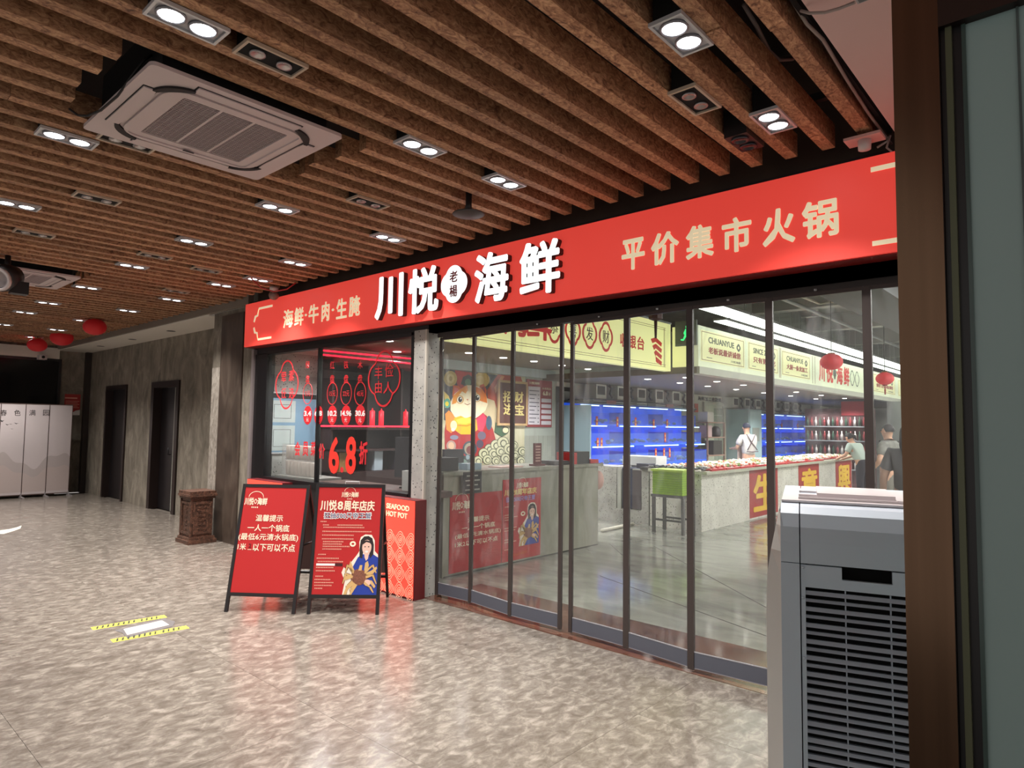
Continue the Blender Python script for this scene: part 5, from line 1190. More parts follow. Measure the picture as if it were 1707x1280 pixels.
for y in (10.4, 11.6, 12.8, 14.2, 15.8, 17.6, 19.6):
    for x in (-5.35, -6.1):
        o = link('round_downlight', MB().lathe((x, y, 2.459), [(0.0, 0.0), (0.055, 0.0), (0.06, -0.004), (0.04, -0.008), (0.0, -0.006)], 12), mat('small_glow', (255, 250, 240), 0.4, emit=9))
        k += 1; tag(o, 'small round downlight behind the bar fascia, %s from the entrance in the %s line' % (ORD[(k-1)//2], 'front' if x > -5.5 else 'rear'), 'light', 'round downlights over the seafood bar')
        ld = bpy.data.lights.get('soffit_spot_bar') or bpy.data.lights.new('soffit_spot_bar', 'SPOT'); ld.energy = 150; ld.spot_size = math.radians(130); ld.spot_blend = 0.6; ld.shadow_soft_size = 0.05
        lo = bpy.data.objects.new('soffit_beam', ld); COL.objects.link(lo); lo.location = (x, y, 2.44)
# LED panel rows of the hall
k = 0
for (x, ya, yb, z, lb) in ((-4.28, 8.9, 27, 3.36, 'wide row above the bar fascia'), (-4.98, 10.3, 27, 3.36, 'narrow row behind it'), (-0.55, 6.2, 27, 3.50, 'middle hall row'), (2.4, 6.2, 27, 3.50, 'right hall row')):
    if x == -4.98: x = -4.70
    i = 0; y = ya
    while y < yb-1:
        t_ = thing('led_panel_light', 'white LED panel, %s from the entrance in the %s' % (ORD[i], lb), 'light', (x, y, z), 'LED panel lights hanging in the hall')
        wd = 0.17 if x > -4.5 else 0.10
        if x > -4: wd = 0.16
        link('panel_glow', MB().box(x-wd, x+wd, y+0.01, y+1.19, z, z+0.012), LEDN if x < -4 else LED, t_)
        link('panel_case', MB().box(x-wd-0.01, x+wd+0.01, y, y+1.2, z+0.012, z+0.05), DUCT, t_)
        link('wire', MB().tube([(x, y+0.2, z+0.05), (x, y+0.2, 3.95)], 0.004, 4).tube([(x, y+1.0, z+0.05), (x, y+1.0, 3.95)], 0.004, 4), STEEL, t_)
        y += 1.25 if x < -4 else 1.7; i += 1
# ducts and fixtures on the hall ceiling
tag(link('air_duct', MB().box(-2.6, -1.9, 6.5, 23.8, 3.25, 3.60), mat('duct_grey', (110, 112, 114), 0.6)), 'grey rectangular air duct along the hall ceiling', 'duct')
tag(link('sprinkler_pipe', MB().tube([(-3.6, 5.2, 3.57), (-3.6, 21.5, 3.57)], 0.03, 8).tube([(-3.6, 8, 3.57), (-3.95, 8, 3.57)], 0.02, 6).tube([(-3.6, 12, 3.57), (-3.95, 12, 3.57)], 0.02, 6), DUCT), 'pale sprinkler pipe with side branches under the hall ceiling', 'pipe')
t = thing('ceiling_hatch_frame', 'square pale metal frame hanging flat below the hall ceiling', 'frame', (-2.3, 6.6, 3.5))
c4 = [tuple(at(*q_, Z=3.62)) for q_ in ((1330, 492), (1366, 506), (1412, 500), (1372, 482))]
link('frame_bar', MB().tube(c4, 0.02, 6, closed=True), mat('frame_pale', (214, 210, 200), 0.5), t)
RED2 = mat('hall_lantern', (206, 36, 40), 0.6, emit=0.2)
lantern(at(1386, 603, Y=11.0), 0.165, 'red palace lantern in the hall in front of the large red bar lettering', 'lanterns in the hall', red=RED2, tassel=False)
lantern(at(1475, 631, Y=13.0), 0.145, 'round red lantern with long tassel beside the last curtain bar', 'lanterns in the hall', red=RED2)
PAL = mat('palace_wood', (70, 30, 28), 0.5)
p_ = at(1093, 514, Y=6.6)
t = thing('palace_lantern', 'dark carved palace lantern with tassel hanging before the cashier fascia', 'lantern', tuple(p_), 'lanterns in the hall')
link('lantern_body', MB().lathe(p_, [(0.10, 0.22), (0.20, 0.20), (0.22, 0.12), (0.15, 0.05), (0.16, 0.0), (0.12, -0.04), (0.08, -0.06), (0.08, -0.12), (0.03, -0.14)], 8, sm=False), PAL, t)
for i in range(8):
    a = 2*PI*i/8; link('eave_hook', MB().tube([p_+np.array([0.18*math.cos(a), 0.18*math.sin(a), 0.14]), p_+np.array([0.27*math.cos(a), 0.27*math.sin(a), 0.10]), p_+np.array([0.29*math.cos(a), 0.29*math.sin(a), 0.17])], 0.012, 5), PAL, t)
link('tassel', MB().tube([p_+np.array([0, 0, -0.12]), p_+np.array([0, 0, -0.34])], [0.02, 0.012], 6), PAL, t)
link('cord', MB().tube([p_+np.array([0, 0, 0.2]), (p_[0], p_[1], 3.95)], 0.006, 5), BLACK, t)

# ================================================================== SEAFOOD BAR
t = thing('seafood_bar', 'long pale terrazzo seafood bar counter with red banner panels on its side', 'counter', (-5.2, 13, 0))
link('bar_body', MB().box(-5.60, -4.70, 9.62, 17.7, 0, 0.88), TERRW, t)
link('bar_top', MB().box(-5.6, -4.58, 9.56, 17.8, 0.88, 0.925), mat('bar_top', (196, 196, 178), 0.3), t)
fbr = FX(-4.699)
for ch, pa, pb in (('生', 1249, 1296), ('意', 1331, 1365), ('興', 1393, 1422)):
    ya = at(pa, 800, X=-4.70)[1]; yb = min(at(pb, 800, X=-4.70)[1], 17.66)
    o = link('red_banner', MB().fbox(fbr, ya, yb, 0.03, 0.87, 0, 0.004), mat('banner_red', (170, 40, 34), 0.5), t)
    wv = (yb-ya)
    link('gold_character', MB().text(fbr, ch, ya+0.12*wv, yb-0.10*wv, 0.12, 0.78, bold=0.03, n0=0.004, n1=0.008), mat('banner_gold', (236, 190, 50), 0.5), o)
t = thing('speckled_counter_base', 'low speckled plinth with short pier under and beside the dark fridge', 'counter', (-6.0, 9.7, 0))
link('base', MB().box(-6.9, -5.745, 9.62, 10.1, 0, 0.22), TERR, t)
link('pier', MB().box(-6.95, -6.25, 9.62, 10.1, 0.22, 0.92), TERR, t)
link('pier', MB().box(-5.745, -5.615, 9.60, 9.75, 0, 0.90), TERR, t)
link('pier_top', MB().box(-5.75, -5.615, 9.56, 9.80, 0.90, 0.945), mat('bar_top_dark', (60, 58, 60), 0.3), t)
t = thing('glass_door_fridge', 'dark glass door fridge built into the counter gap', 'fridge', (-6.0, 9.66, 0.22))
link('fridge_body', MB().box(-6.24, -5.76, 9.68, 10.1, 0.23, 0.90), mat('fridge_blue', (44, 52, 76), 0.3), t)
link('fridge_frame', MB().box(-6.245, -6.17, 9.64, 9.68, 0.22, 0.92).box(-5.95, -5.755, 9.65, 9.68, 0.22, 0.90), mat('fridge_frame', (180, 180, 172), 0.4), t)
link('door', MB().box(-5.94, -5.77, 9.63, 9.65, 0.24, 0.88), mat('fridge_dark', (84, 76, 80), 0.3), t)
tag(link('white_plastic_tube', MB().tube([tuple(at(1003, 884, Z=0.03)), tuple(at(1056, 873, Z=0.03))], 0.025, 8), mat('tube_white', (226, 220, 206), 0.5)), 'white plastic tube lying on the hall floor near the counter gap', 'tube')
tag(link('foam_tray_box', MB().box(-6.45, -5.78, 10.13, 10.5, 0.93, 1.09), mat('foam_white', (224, 226, 224), 0.6)), 'white foam box on the counter beside the fridge', 'box')
tag(link('foam_box_stand', MB().box(-6.5, -5.70, 10.12, 10.52, 0.0, 0.93), mat('stand_grey', (90, 90, 94), 0.5)), 'grey cabinet under the white foam box behind the fridge', 'cabinet')
# stool with green crate
t = thing('green_crate', 'bright green plastic crate on a stool in front of the bar end', 'crate', (-4.98, 9.25, 0.56))
link('crate_body', MB().box(-5.24, -4.74, 9.08, 9.42, 0.58, 0.93), mat('crate_green', (150, 190, 40), 0.5, noise=0.12, nscale=20), t)
link('crate_rim', MB().box(-5.26, -4.72, 9.06, 9.44, 0.93, 0.96), mat('crate_rim', (180, 212, 66), 0.5), t)
for i in range(9): link('crate_rib', MB().box(-5.24, -4.735, 9.072, 9.425, 0.62+i*0.034, 0.628+i*0.034), mat('crate_rib', (130, 168, 34), 0.5), t)
t = thing('metal_stool', 'grey four legged stool carrying the green crate', 'stool', (-4.98, 9.25, 0))
STM = mat('stool_grey', (84, 84, 82), 0.5)
link('seat', MB().box(-5.26, -4.72, 9.06, 9.44, 0.54, 0.578), STM, t)
for x_ in (-5.24, -4.75):
    for y_ in (9.08, 9.41): link('leg', MB().box(x_-0.008, x_+0.038, y_-0.008, y_+0.03, 0, 0.54), STM, t)
link('stretcher', MB().box(-5.21, -4.75, 9.09, 9.105, 0.18, 0.21).box(-5.21, -4.75, 9.415, 9.43, 0.18, 0.21), STM, t)
# food: dishes along the bar
rnd = random.Random(3)
FOODC = [(226, 226, 214), (200, 60, 54), (120, 140, 70), (230, 214, 170), (180, 190, 150), (206, 120, 96), (96, 110, 60)]
FOOD = [mat('food_%d' % i, c_, 0.6) for i, c_ in enumerate(FOODC)]
PL = mat('dish_white', (226, 226, 220), 0.3); PLR = mat('dish_red', (196, 50, 48), 0.4)
protos = []
for q in range(6):
    r_ = thing('food_dish', 'small dish heaped with fresh food in the long rows along the bar top', 'dish', (0, 0, 0), 'dishes of food along the bar top')
    link('dish', MB().lathe((0, 0, 0), [(0.045, 0), (0.09, 0.02), (0.095, 0.028), (0.085, 0.024), (0.0, 0.012)], 14), PLR if q % 2 else PL, r_)
    m = MB()
    for i in range(9):
        a = rnd.uniform(0, 2*PI); d_ = rnd.uniform(0, 0.055); m.mi(rnd.randrange(3)).ball((d_*math.cos(a), d_*math.sin(a), 0.03+rnd.uniform(0, 0.03)), (rnd.uniform(.018, .035), rnd.uniform(.018, .035), rnd.uniform(.014, .03)), 7, 5)
    mm = [FOOD[q % 7], FOOD[(q*2+1) % 7], FOOD[0]]
    link('heap', m, mm, r_)['kind'] = 'stuff'
    protos.append([r_, False])
n_ = 0
y = 9.72
y = 9.86
while y < 17.6:
    for x_ in (-4.75, -4.96, -5.17, -5.38):
        q = rnd.randrange(6); pr_ = protos[q]
        if not pr_[1]: o = pr_[0]; pr_[1] = True
        else: o = copy_tree(pr_[0])
        o.location = (x_+rnd.uniform(-.008, .008), y+rnd.uniform(-.01, .01), 0.926+0.0*(x_+4.7)); n_ += 1
    y += 0.215
# red tray strip under the dishes' edge
tag(link('dark_shellfish_crate', MB().box(-6.0, -5.77, 9.86, 10.09, 0.905, 0.98), mat('shell_tray', (50, 52, 70), 0.5)), 'dark tray of shellfish beside the white foam box', 'tray')
m = MB()
for i in range(160):
    m.mi(rnd.randrange(3)).ball((rnd.uniform(-5.58, -4.66), rnd.uniform(9.56, 9.74), 0.95+rnd.uniform(0, 0.03)), (0.03, 0.022, 0.016), 6, 4)
tag(link('mussel_heap', m, [mat('mussel_dark', (40, 44, 56), 0.3), mat('mussel_grey', (120, 124, 126), 0.4), mat('mussel_blue', (56, 66, 90), 0.3)]), 'heap of dark mussels piled at the near corner of the bar', 'mussels', None, 'stuff')
TRR = mat('tray_red', (190, 36, 40), 0.4)
i = 0; y = 9.78
while y < 15.2:
    tag(link('red_tray', MB().box(-4.64, -4.60, y, y+0.5, 0.9255, 0.955), TRR), 'low red strip holder on the bar front edge, %s from the left' % ORD[i], 'holder', 'red strip holders on the bar edge'); y += 0.55; i += 1

# ================================================================== TANKS
def tank_unit(ya, yb, label, grp, tiers=3, panel=True):
    t = thing('fish_tank_rack', label, 'fish tank', (-7.5, (ya+yb)/2, 0), grp)
    if panel: link('side_panel', MB().box(-7.88, -7.14, ya-0.05, ya-0.01, 0, 2.0), mat('tank_side', (140, 164, 176), 0.4), t)
    zt = [2.02, 1.62, 1.22, 0.82]; xf = [-7.42, -7.28, -7.14, -7.10]
    link('rack_back', MB().box(-7.88, -7.84, ya, yb, 0, 2.05), TANKB, t)
    nd = max(1, int((yb-ya)/1.3))
    for k in range(tiers):
        z1, z0 = zt[k], zt[k+1]
        o = link('tank_tier', MB().box(-7.84, xf[k]+0.0, ya, yb, z0+0.0, z0+0.03).box(-7.84, -7.80, ya, yb, z0+0.03, z1-0.02), TANKB, t)
        link('tank_sloped_base', MB().add([(xf[k]-0.02, ya, z0+0.03), (xf[k]-0.02, yb, z0+0.03), (xf[k]-0.10, yb, z0-0.08), (xf[k]-0.10, ya, z0-0.08), (-7.80, ya, z0+0.03), (-7.80, yb, z0+0.03), (-7.80, yb, z0-0.08), (-7.80, ya, z0-0.08)], [(0, 1, 2, 3), (3, 2, 6, 7), (4, 7, 6, 5), (0, 3, 7, 4), (1, 5, 6, 2), (0, 4, 5, 1)]), TANKB, o)
        link('tank_water', MB().box(xf[k]-0.008, xf[k], ya, yb, z0+0.03, z1-0.15), WATER, o)
        m_ = MB()
        for q in range(nd+1):
            y_ = ya+(yb-ya)*q/nd; m_.box(-7.79, xf[k]-0.01, y_-0.012, y_+0.012, z0+0.03, z1-0.13)
        link('divider', m_, mat('tank_divider', (24, 60, 170), 0.3, emit=0.1), o)
        # pale light line of each tier
        a = ya+0.1
        while a < yb-0.3:
            L_ = rnd.uniform(0.5, 1.5); link('light_tube', MB().box(xf[k]-0.05, xf[k]-0.02, a, min(a+L_, yb-0.05), z1-0.02, z1+0.0), TANKW, o); a += L_+rnd.uniform(0.15, 0.5)
        # creatures and baskets
        m_ = MB()
        for q in range(int((yb-ya)*9)):
            m_.mi(rnd.randrange(4)).ball((rnd.uniform(-7.7, xf[k]-0.06), rnd.uniform(ya+.1, yb-.1), z0+0.06+rnd.uniform(0, 0.05)), (0.04, rnd.uniform(.04, .09), 0.03), 6, 4)
        link('catch', m_, [mat('catch_dark', (70, 50, 56), 0.6), mat('catch_pale', (214, 206, 180), 0.6), mat('catch_green', (60, 84, 80), 0.6), mat('catch_red', (150, 60, 56), 0.6)], o)['kind'] = 'stuff'
    return t
tank_unit(10.15, 14.9, 'wide rack of blue lit seafood tanks behind the counters, left one', 'blue seafood tank racks')
tank_unit(18.6, 24.6, 'second blue tank rack farther back behind the chef', 'blue seafood tank racks', panel=False)
# red tags
k = 0; cnt = {}
for (ya, z) in ((10.50, 1.60), (10.72, 1.60), (11.45, 1.60), (12.15, 1.60), (12.9, 1.57), (13.5, 1.58), (10.55, 1.18), (10.68, 1.18), (12.5, 0.95), (12.85, 0.95), (13.1, 0.95), (13.15, 1.28), (19.6, 1.62), (20.6, 1.58), (22.0, 1.58)):
    xx = -7.419 if z > 1.5 else -7.279 if z > 1.1 else -7.139
    nt = {0: 'upper tier of the left tanks', 1: 'middle tier of the left tanks', 2: 'lowest tier of the left tanks'}[0 if z > 1.5 else 1 if z > 1.1 else 2] if ya < 16 else 'farther tanks'
    cnt[nt] = cnt.get(nt, -1)+1
    t = thing('price_tag', 'small red vertical price tag on the %s, %s from left' % (nt, ORD[cnt[nt]]), 'tag', (xx, ya, z), 'red price tags on the tanks')
    link('tag_card', MB().fbox(FX(xx), ya-0.035, ya+0.035, z, z+0.20, 0, 0.006), mat('tag_red', (186, 36, 34), 0.5), t)
    link('tag_print', MB().fbox(FX(xx+0.006), ya-0.018, ya+0.018, z+0.03, z+0.08, 0, 0.002).fbox(FX(xx+0.006), ya-0.018, ya+0.018, z+0.11, z+0.16, 0, 0.002), mat('tag_gold', (226, 180, 90), 0.5), t)
    k += 1
# pipe rack and chillers above the tanks
PIPE = mat('pipe_dark', (54, 58, 60), 0.5, noise=0.3, nscale=7)
for (ya, yb, lb) in ((10.0, 15.0, 'left'), (18.6, 24.6, 'farther')):
    t = thing('pipe_rack', 'dark jumble of pipes and filter boxes on top of the %s tank rack' % lb, 'pipes', (-7.6, ya, 2.06))
    link('filter_trough', MB().box(-7.84, -7.5, ya, yb, 2.055, 2.09), PIPE, t)
    for k in range(5):
        z = 2.13+0.012*k; link('pipe', MB().tube([(-7.46-0.03*(k % 2), ya+0.1*k, z-0.08), (-7.48, ya+(yb-ya)*0.5, z-0.05+0.03*math.sin(k)), (-7.46, yb-0.1*k, z-0.08)], 0.022, 6), mat('pipe_%d' % (k % 3), ((70, 80, 78), (150, 156, 150), (36, 38, 44))[k % 3], 0.5), t)
    for k in range(int((yb-ya)/0.8)):
        y = ya+0.3+k*0.8
        link('filter_box', MB().box(-7.80, -7.44, y, y+0.34, 2.06, 2.13), mat('filterbox_%d' % (k % 3), ((80, 90, 90), (120, 70, 66), (60, 64, 60))[k % 3], 0.5), t)
for (ya, n, lb) in ((10.9, 5, 'left'), (17.4, 7, 'farther')):
    for k in range(n):
        y = ya+k*0.78
        t = thing('water_chiller', 'white chiller box with dark hose above the %s tanks, %s from left' % (lb, ORD[k]), 'chiller', (-7.7, y, 2.16), 'water chillers above the tanks')
        link('chiller_case', MB().box(-7.86, -7.56, y, y+0.36, 2.16, 2.45), mat('chiller_white', (214, 218, 212), 0.5), t)
        link('chiller_vent', MB().fbox(FX(-7.56), y+0.05, y+0.31, 2.24, 2.41, 0, 0.006), mat('vent_dark', (60, 62, 64), 0.6), t)
        link('hose', MB().tube([(-7.54, y+0.42, 2.44), (-7.5, y+0.46, 2.38), (-7.52, y+0.44, 2.27), (-7.5, y+0.5, 2.19)], 0.028, 6), mat('hose_dark', (44, 46, 60), 0.5), t)
# utility doorway, notices and power cabinet
struct('wall_utility', MB().box(XL, XL+0.02, 15.1, 18.2, 0, 2.46), mat('utility_white', (196, 200, 186), 0.5))
fU_ = FX(XL+0.021)
d = struct('door_5', MB().fbox(fU_, 16.2, 16.28, 0, 2.28, 0, 0.06).fbox(fU_, 17.4, 17.52, 0, 2.28, 0, 0.06).fbox(fU_, 16.28, 17.4, 2.2, 2.28, 0, 0.06), mat('utility_frame', (176, 180, 164), 0.5))
link('door_leaf', MB().fbox(fU_, 16.28, 16.85, 0, 2.2, 0, 0.02), mat('utility_leaf', (186, 192, 172), 0.5), d)
for i in range(10):
    link('louver', MB().fbox(fU_, 16.86, 17.12, 0.15+i*0.2, 0.33+i*0.2, 0.0, 0.02), mat('utility_louver', (150, 160, 144), 0.5), d)
    link('louver', MB().fbox(fU_, 17.14, 17.39, 0.15+i*0.2, 0.33+i*0.2, 0.0, 0.02), mat('utility_louver', (150, 160, 144), 0.5), d)
tag(link('door_lettering', MB().text(fU_, '海鲜加工收款处', 15.95, 17.35, 2.31, 2.42, bold=0.02, n0=0, n1=0.003), mat('lettering_black', (40, 40, 44), 0.5)), 'black characters on the wall above the utility door', 'lettering')
o = link('red_wall_notice', MB().fbox(fU_, 15.35, 15.95, 2.0, 2.22, 0, 0.01), mat('notice_orange', (196, 90, 66), 0.5)); tag(o, 'red and grey notice on wall left of the utility door', 'notice')
link('notice_print', MB().fbox(fU_, 15.55, 15.75, 2.01, 2.21, 0.01, 0.012), mat('notice_grey', (96, 104, 110), 0.5), o)
t = thing('storage_shelf', 'small shelf with pots and bags in front of the utility door', 'shelf', (-7.5, 15.8, 0))
SHF = mat('shelf_wood', (150, 120, 104), 0.5)
for z in (0.9, 1.35, 1.72): link('shelf_board', MB().box(-7.86, -7.3, 15.3, 16.3, z, z+0.03), SHF, t)
for y_ in (15.3, 16.27): link('shelf_post', MB().box(-7.34, -7.3, y_, y_+0.03, 0, 1.75), SHF, t)
tag(link('dark_pot', MB().lathe((-7.45, 16.08, 1.38), [(0.10, 0), (0.13, 0.05), (0.12, 0.2), (0.06, 0.26), (0, 0.27)], 14), mat('pot_dark', (56, 54, 58), 0.4)), 'dark round pot on the small shelf by the utility door', 'pot')
tag(link('white_bag_stack', MB().box(-7.6, -7.35, 15.4, 15.75, 1.75, 1.98).box(-7.58, -7.36, 15.42, 15.72, 1.98, 2.0), mat('bag_white', (222, 222, 214), 0.6)), 'stack of white packs on top of the small shelf', 'packs')
tag(link('pink_pack', MB().box(-7.6, -7.36, 15.42, 15.66, 1.38, 1.66), mat('pack_pink', (196, 170, 170), 0.6)), 'pinkish pack on the middle board of the small shelf', 'pack')
tag(link('dark_bin_box', MB().box(-7.7, -7.36, 15.75, 16.24, 0.93, 1.28), mat('binbox', (58, 56, 52), 0.5)), 'dark box on the lowest board of the small shelf', 'box')
t = thing('power_cabinet', 'pale blue grey electrical cabinet standing behind the chef', 'cabinet', (-7.4, 17.9, 0))
link('cabinet_body', MB().box(-7.88, -7.2, 17.55, 18.45, 0, 2.12), mat('cab_blue', (150, 176, 182), 0.4), t)
link('cabinet_door', MB().fbox(FX(-7.2), 17.62, 18.42, 0.3, 2.06, 0, 0.01), mat('cab_blue2', (166, 192, 196), 0.4), t)
link('cabinet_window', MB().fbox(FX(-7.19), 17.78, 18.25, 1.25, 1.62, 0, 0.008), mat('cab_window', (150, 156, 148), 0.3), t)
# far end wall elements
fk = FX(XL+0.03)
struct('wall_far_boards', MB().fbox(FX(XL), 24.8, 29.8, 0, 2.45, 0, 0.03), mat('far_boards', (186, 186, 180), 0.6))
tag(link('calendar_sheet', MB().fbox(FX(XL+0.35), 24.7, 25.6, 1.9, 2.42, 0, 0.01), mat('sheet_white', (222, 222, 206), 0.5)), 'white price sheet hanging right of the farther tanks', 'sheet')
for i in range(6): pass
WBK = 20.2
t = thing('drinks_fridge', 'dark drinks display fridge with maroon front at the far end of the bar', 'fridge', (-5.8, 20, 0))
link('fridge_case', MB().box(-6.6, -4.9, 20.2, 20.9, 0, 2.2), mat('fridge_maroon', (96, 66, 68), 0.5, noise=0.5, nscale=5), t)
link('fridge_header', MB().fbox(FY(20.19), -5.6, -5.0, 2.0, 2.4, 0, 0.02), mat('menu_maroon', (140, 36, 44), 0.5), t)
for k in range(4):
    m_ = MB()
    for i in range(14): m_.mi(i % 3).lathe((-6.5+i*0.115, 20.12, 0.5+k*0.4), [(0.035, 0), (0.035, 0.16), (0.015, 0.2), (0.015, 0.26)], 7)
    link('bottles', m_, [mat('bt_green', (50, 74, 60), 0.3), mat('bt_red', (130, 50, 54), 0.3), mat('bt_pale', (190, 180, 176), 0.4)], t)['kind'] = 'stuff'
    link('shelf', MB().box(-6.58, -4.92, 20.05, 20.19, 0.47+k*0.4, 0.495+k*0.4), DUCT, t)
struct('wall_partition', MB().box(-4.85, -3.4, 22.0, 22.1, 0, 2.45).box(-3.4, 4.8, 24.0, 24.1, 0, 2.3), mat('partition_grey', (150, 152, 150), 0.6, noise=0.12, nscale=1.5))
struct('trim_9', MB().box(-3.4, 4.8, 23.9, 23.99, 2.25, 2.75), mat('far_header', (140, 130, 128), 0.6))
for i, x in enumerate((-3.2, -2.5, -1.8)):
    struct('trim_%d' % (10+i), MB().box(x, x+0.08, 23.85, 23.99, 0, 2.25), mat('far_post', (84, 84, 92), 0.6))

# ================================================================== PEOPLE
def skinmesh(name, joints, edges, mm, parent, lv=2):
    me = bpy.data.meshes.new(name); me.from_pydata([j[0] for j in joints], edges, [])
    o = bpy.data.objects.new(name, me); COL.objects.link(o)
    md = o.modifiers.new('skin', 'SKIN'); me.skin_vertices[0].data[0].use_root = True
    for i, j in enumerate(joints):
        r = j[1] if hasattr(j[1], '__len__') else (j[1], j[1]); me.skin_vertices[0].data[i].radius = r
    sb = o.modifiers.new('sub', 'SUBSURF'); sb.levels = lv; sb.render_levels = lv
    dg = bpy.context.evaluated_depsgraph_get(); m2 = bpy.data.meshes.new_from_object(o.evaluated_get(dg))
    bpy.data.objects.remove(o); m2.materials.clear(); m2.materials.append(mm)
    for p_ in m2.polygons: p_.use_smooth = True
    o = bpy.data.objects.new(name, m2); COL.objects.link(o); o.parent = parent
    return o
def person(label, loc, yaw, h=1.68, bend=0.0, arms='down', shirt=(200, 200, 196), trousers=(40, 40, 50), hair='short', shirtnoise=0.0, apron=False, cap=None, skirt=None, head_turn=0.0):
    """local frame: x right, y forward, z up"""
    s = h/1.70
    t = thing('person', label, 'person', loc); t.rotation_euler = (0, 0, yaw); ROOT[t.name_full] = np.zeros(3)
    def B(x, y, z):    # bend the upper body forward about the hips
        if z > 0.95 and bend:
            dz = z-0.95; return (x*s, (y*math.cos(bend)+dz*math.sin(bend))*s, (0.95+dz*math.cos(bend)-y*math.sin(bend))*s)
        return (x*s, y*s, z*s)
    J = {}
    J['pel'] = (B(0, 0, 0.93), (0.15*s, 0.11*s)); J['wst'] = (B(0, 0.01, 1.10), (0.135*s, 0.10*s)); J['chs'] = (B(0, 0.01, 1.30), (0.165*s, 0.115*s))
    J['nck0'] = (B(0, 0, 1.42), (0.09*s, 0.07*s)); J['nck'] = (B(0, 0.01, 1.48), 0.052*s); J['hd0'] = (B(0, 0.02, 1.54), (0.07*s, 0.08*s)); J['hd'] = (B(0, 0.02, 1.60), (0.078*s, 0.092*s)); J['hd1'] = (B(0, 0.015, 1.665), (0.062*s, 0.075*s))
    E_ = [('pel', 'wst'), ('wst', 'chs'), ('chs', 'nck0'), ('nck0', 'nck'), ('nck', 'hd0'), ('hd0', 'hd'), ('hd', 'hd1')]
    for sd, n in ((-1, 'l'), (1, 'r')):
        J['sh'+n] = (B(0.17*sd, 0, 1.38), 0.06*s)
        if arms == 'front': el = B(0.24*sd, 0.10, 1.14); wr = B(0.17*sd, 0.34, 1.16); ha = B(0.14*sd, 0.43, 1.16)
        elif arms == 'reach': el = B(0.22*sd, 0.16, 1.22); wr = (0.14*sd*s, (0.52)*s, 1.02*s); ha = (0.12*sd*s, 0.60*s, 0.98*s)
        elif arms == 'hip' and sd < 0: el = B(0.36*sd, -0.04, 1.14); wr = B(0.24*sd, 0.12, 1.02); ha = B(0.18*sd, 0.16, 1.02)
        else: el = B(0.25*sd, -0.02, 1.12); wr = B(0.26*sd, 0.06, 0.88); ha = B(0.255*sd, 0.09, 0.80)
        J['el'+n] = (el, 0.043*s); J['wr'+n] = (wr, 0.028*s); J['ha'+n] = (ha, (0.04*s, 0.018*s))
        J['hp'+n] = ((0.09*sd*s, 0, 0.88*s), 0.10*s); J['kn'+n] = ((0.10*sd*s, 0.02*s, 0.48*s), 0.062*s); J['an'+n] = ((0.10*sd*s, -0.02*s, 0.09*s), 0.042*s); J['to'+n] = ((0.11*sd*s, 0.14*s, 0.035*s), (0.045*s, 0.03*s))
        E_ += [('chs', 'sh'+n), ('sh'+n, 'el'+n), ('el'+n, 'wr'+n), ('wr'+n, 'ha'+n), ('pel', 'hp'+n), ('hp'+n, 'kn'+n), ('kn'+n, 'an'+n), ('an'+n, 'to'+n)]
    ks = list(J); ix_ = {k: i for i, k in enumerate(ks)}
    body = skinmesh('body', [J[k] for k in ks], [(ix_[a], ix_[b]) for a, b in E_], SKIN, t)
    # fingers
    for sd, n in ((-1, 'l'), (1, 'r')):
        w0 = np.array(J['wr'+n][0]); h0 = np.array(J['ha'+n][0]); dv = h0-w0; dv = dv/np.linalg.norm(dv); sv = np.array([1.0, 0, 0]); m_ = MB()
        dn = np.cross(dv, sv); dn /= np.linalg.norm(dn)
        for q in range(4):
            a = h0+sv*(q-1.5)*0.019*s; Ln = (0.07, 0.08, 0.076, 0.06)[q]*s
            m_.tube([a-dv*0.01, a+dv*Ln*0.5, a+dv*Ln*0.9-dn*0.02*s], [0.009*s, 0.008*s, 0.006*s], 6)
        a = h0-sv*sd*0.03*s-dv*0.03*s; m_.tube([a, a-sv*sd*0.02*s+dv*0.03*s, a-sv*sd*0.02*s+dv*0.055*s], [0.011*s, 0.010*s, 0.008*s], 6)
        link('fingers', m_, SKIN, t)
    def grow(keys, edges, add, mm, name, trim={}):
        jj = []
        for k in keys:
            p0, r = J[k]; r = r if hasattr(r, '__len__') else (r, r)
            if k in trim: p0 = tuple(np.array(J[trim[k][0]][0])*(1-trim[k][1])+np.array(p0)*trim[k][1])
            jj.append((p0, (r[0]+add*s, r[1]+add*s)))
        id_ = {k: i for i, k in enumerate(keys)}
        return skinmesh(name, jj, [(id_[a], id_[b]) for a, b in edges], mm, t)
    sm_ = mat('shirt_%d_%d_%d' % shirt, shirt, 0.8, noise=shirtnoise, nscale=14)
    grow(['pel', 'wst', 'chs', 'nck0', 'shl', 'shr', 'ell', 'elr'], [('pel', 'wst'), ('wst', 'chs'), ('chs', 'nck0'), ('chs', 'shl'), ('chs', 'shr'), ('shl', 'ell'), ('shr', 'elr')], 0.028, sm_, 'shirt', {'ell': ('shl', 0.75), 'elr': ('shr', 0.75)})
    tm_ = mat('trousers_%d_%d_%d' % trousers, trousers, 0.8)
    grow(['pel', 'wst', 'hpl', 'hpr', 'knl', 'knr', 'anl', 'anr'], [('pel', 'wst'), ('pel', 'hpl'), ('pel', 'hpr'), ('hpl', 'knl'), ('hpr', 'knr'), ('knl', 'anl'), ('knr', 'anr')], 0.020, tm_, 'trousers', {'wst': ('pel', 0.55)})
    hc_ = np.array(J['hd'][0]); up = np.array(B(0, 0, 1.70))-np.array(B(0, 0, 1.50)); up /= np.linalg.norm(up); fw_ = np.cross(up, (1, 0, 0)) if False else np.cross((1, 0, 0), up)*(-1)
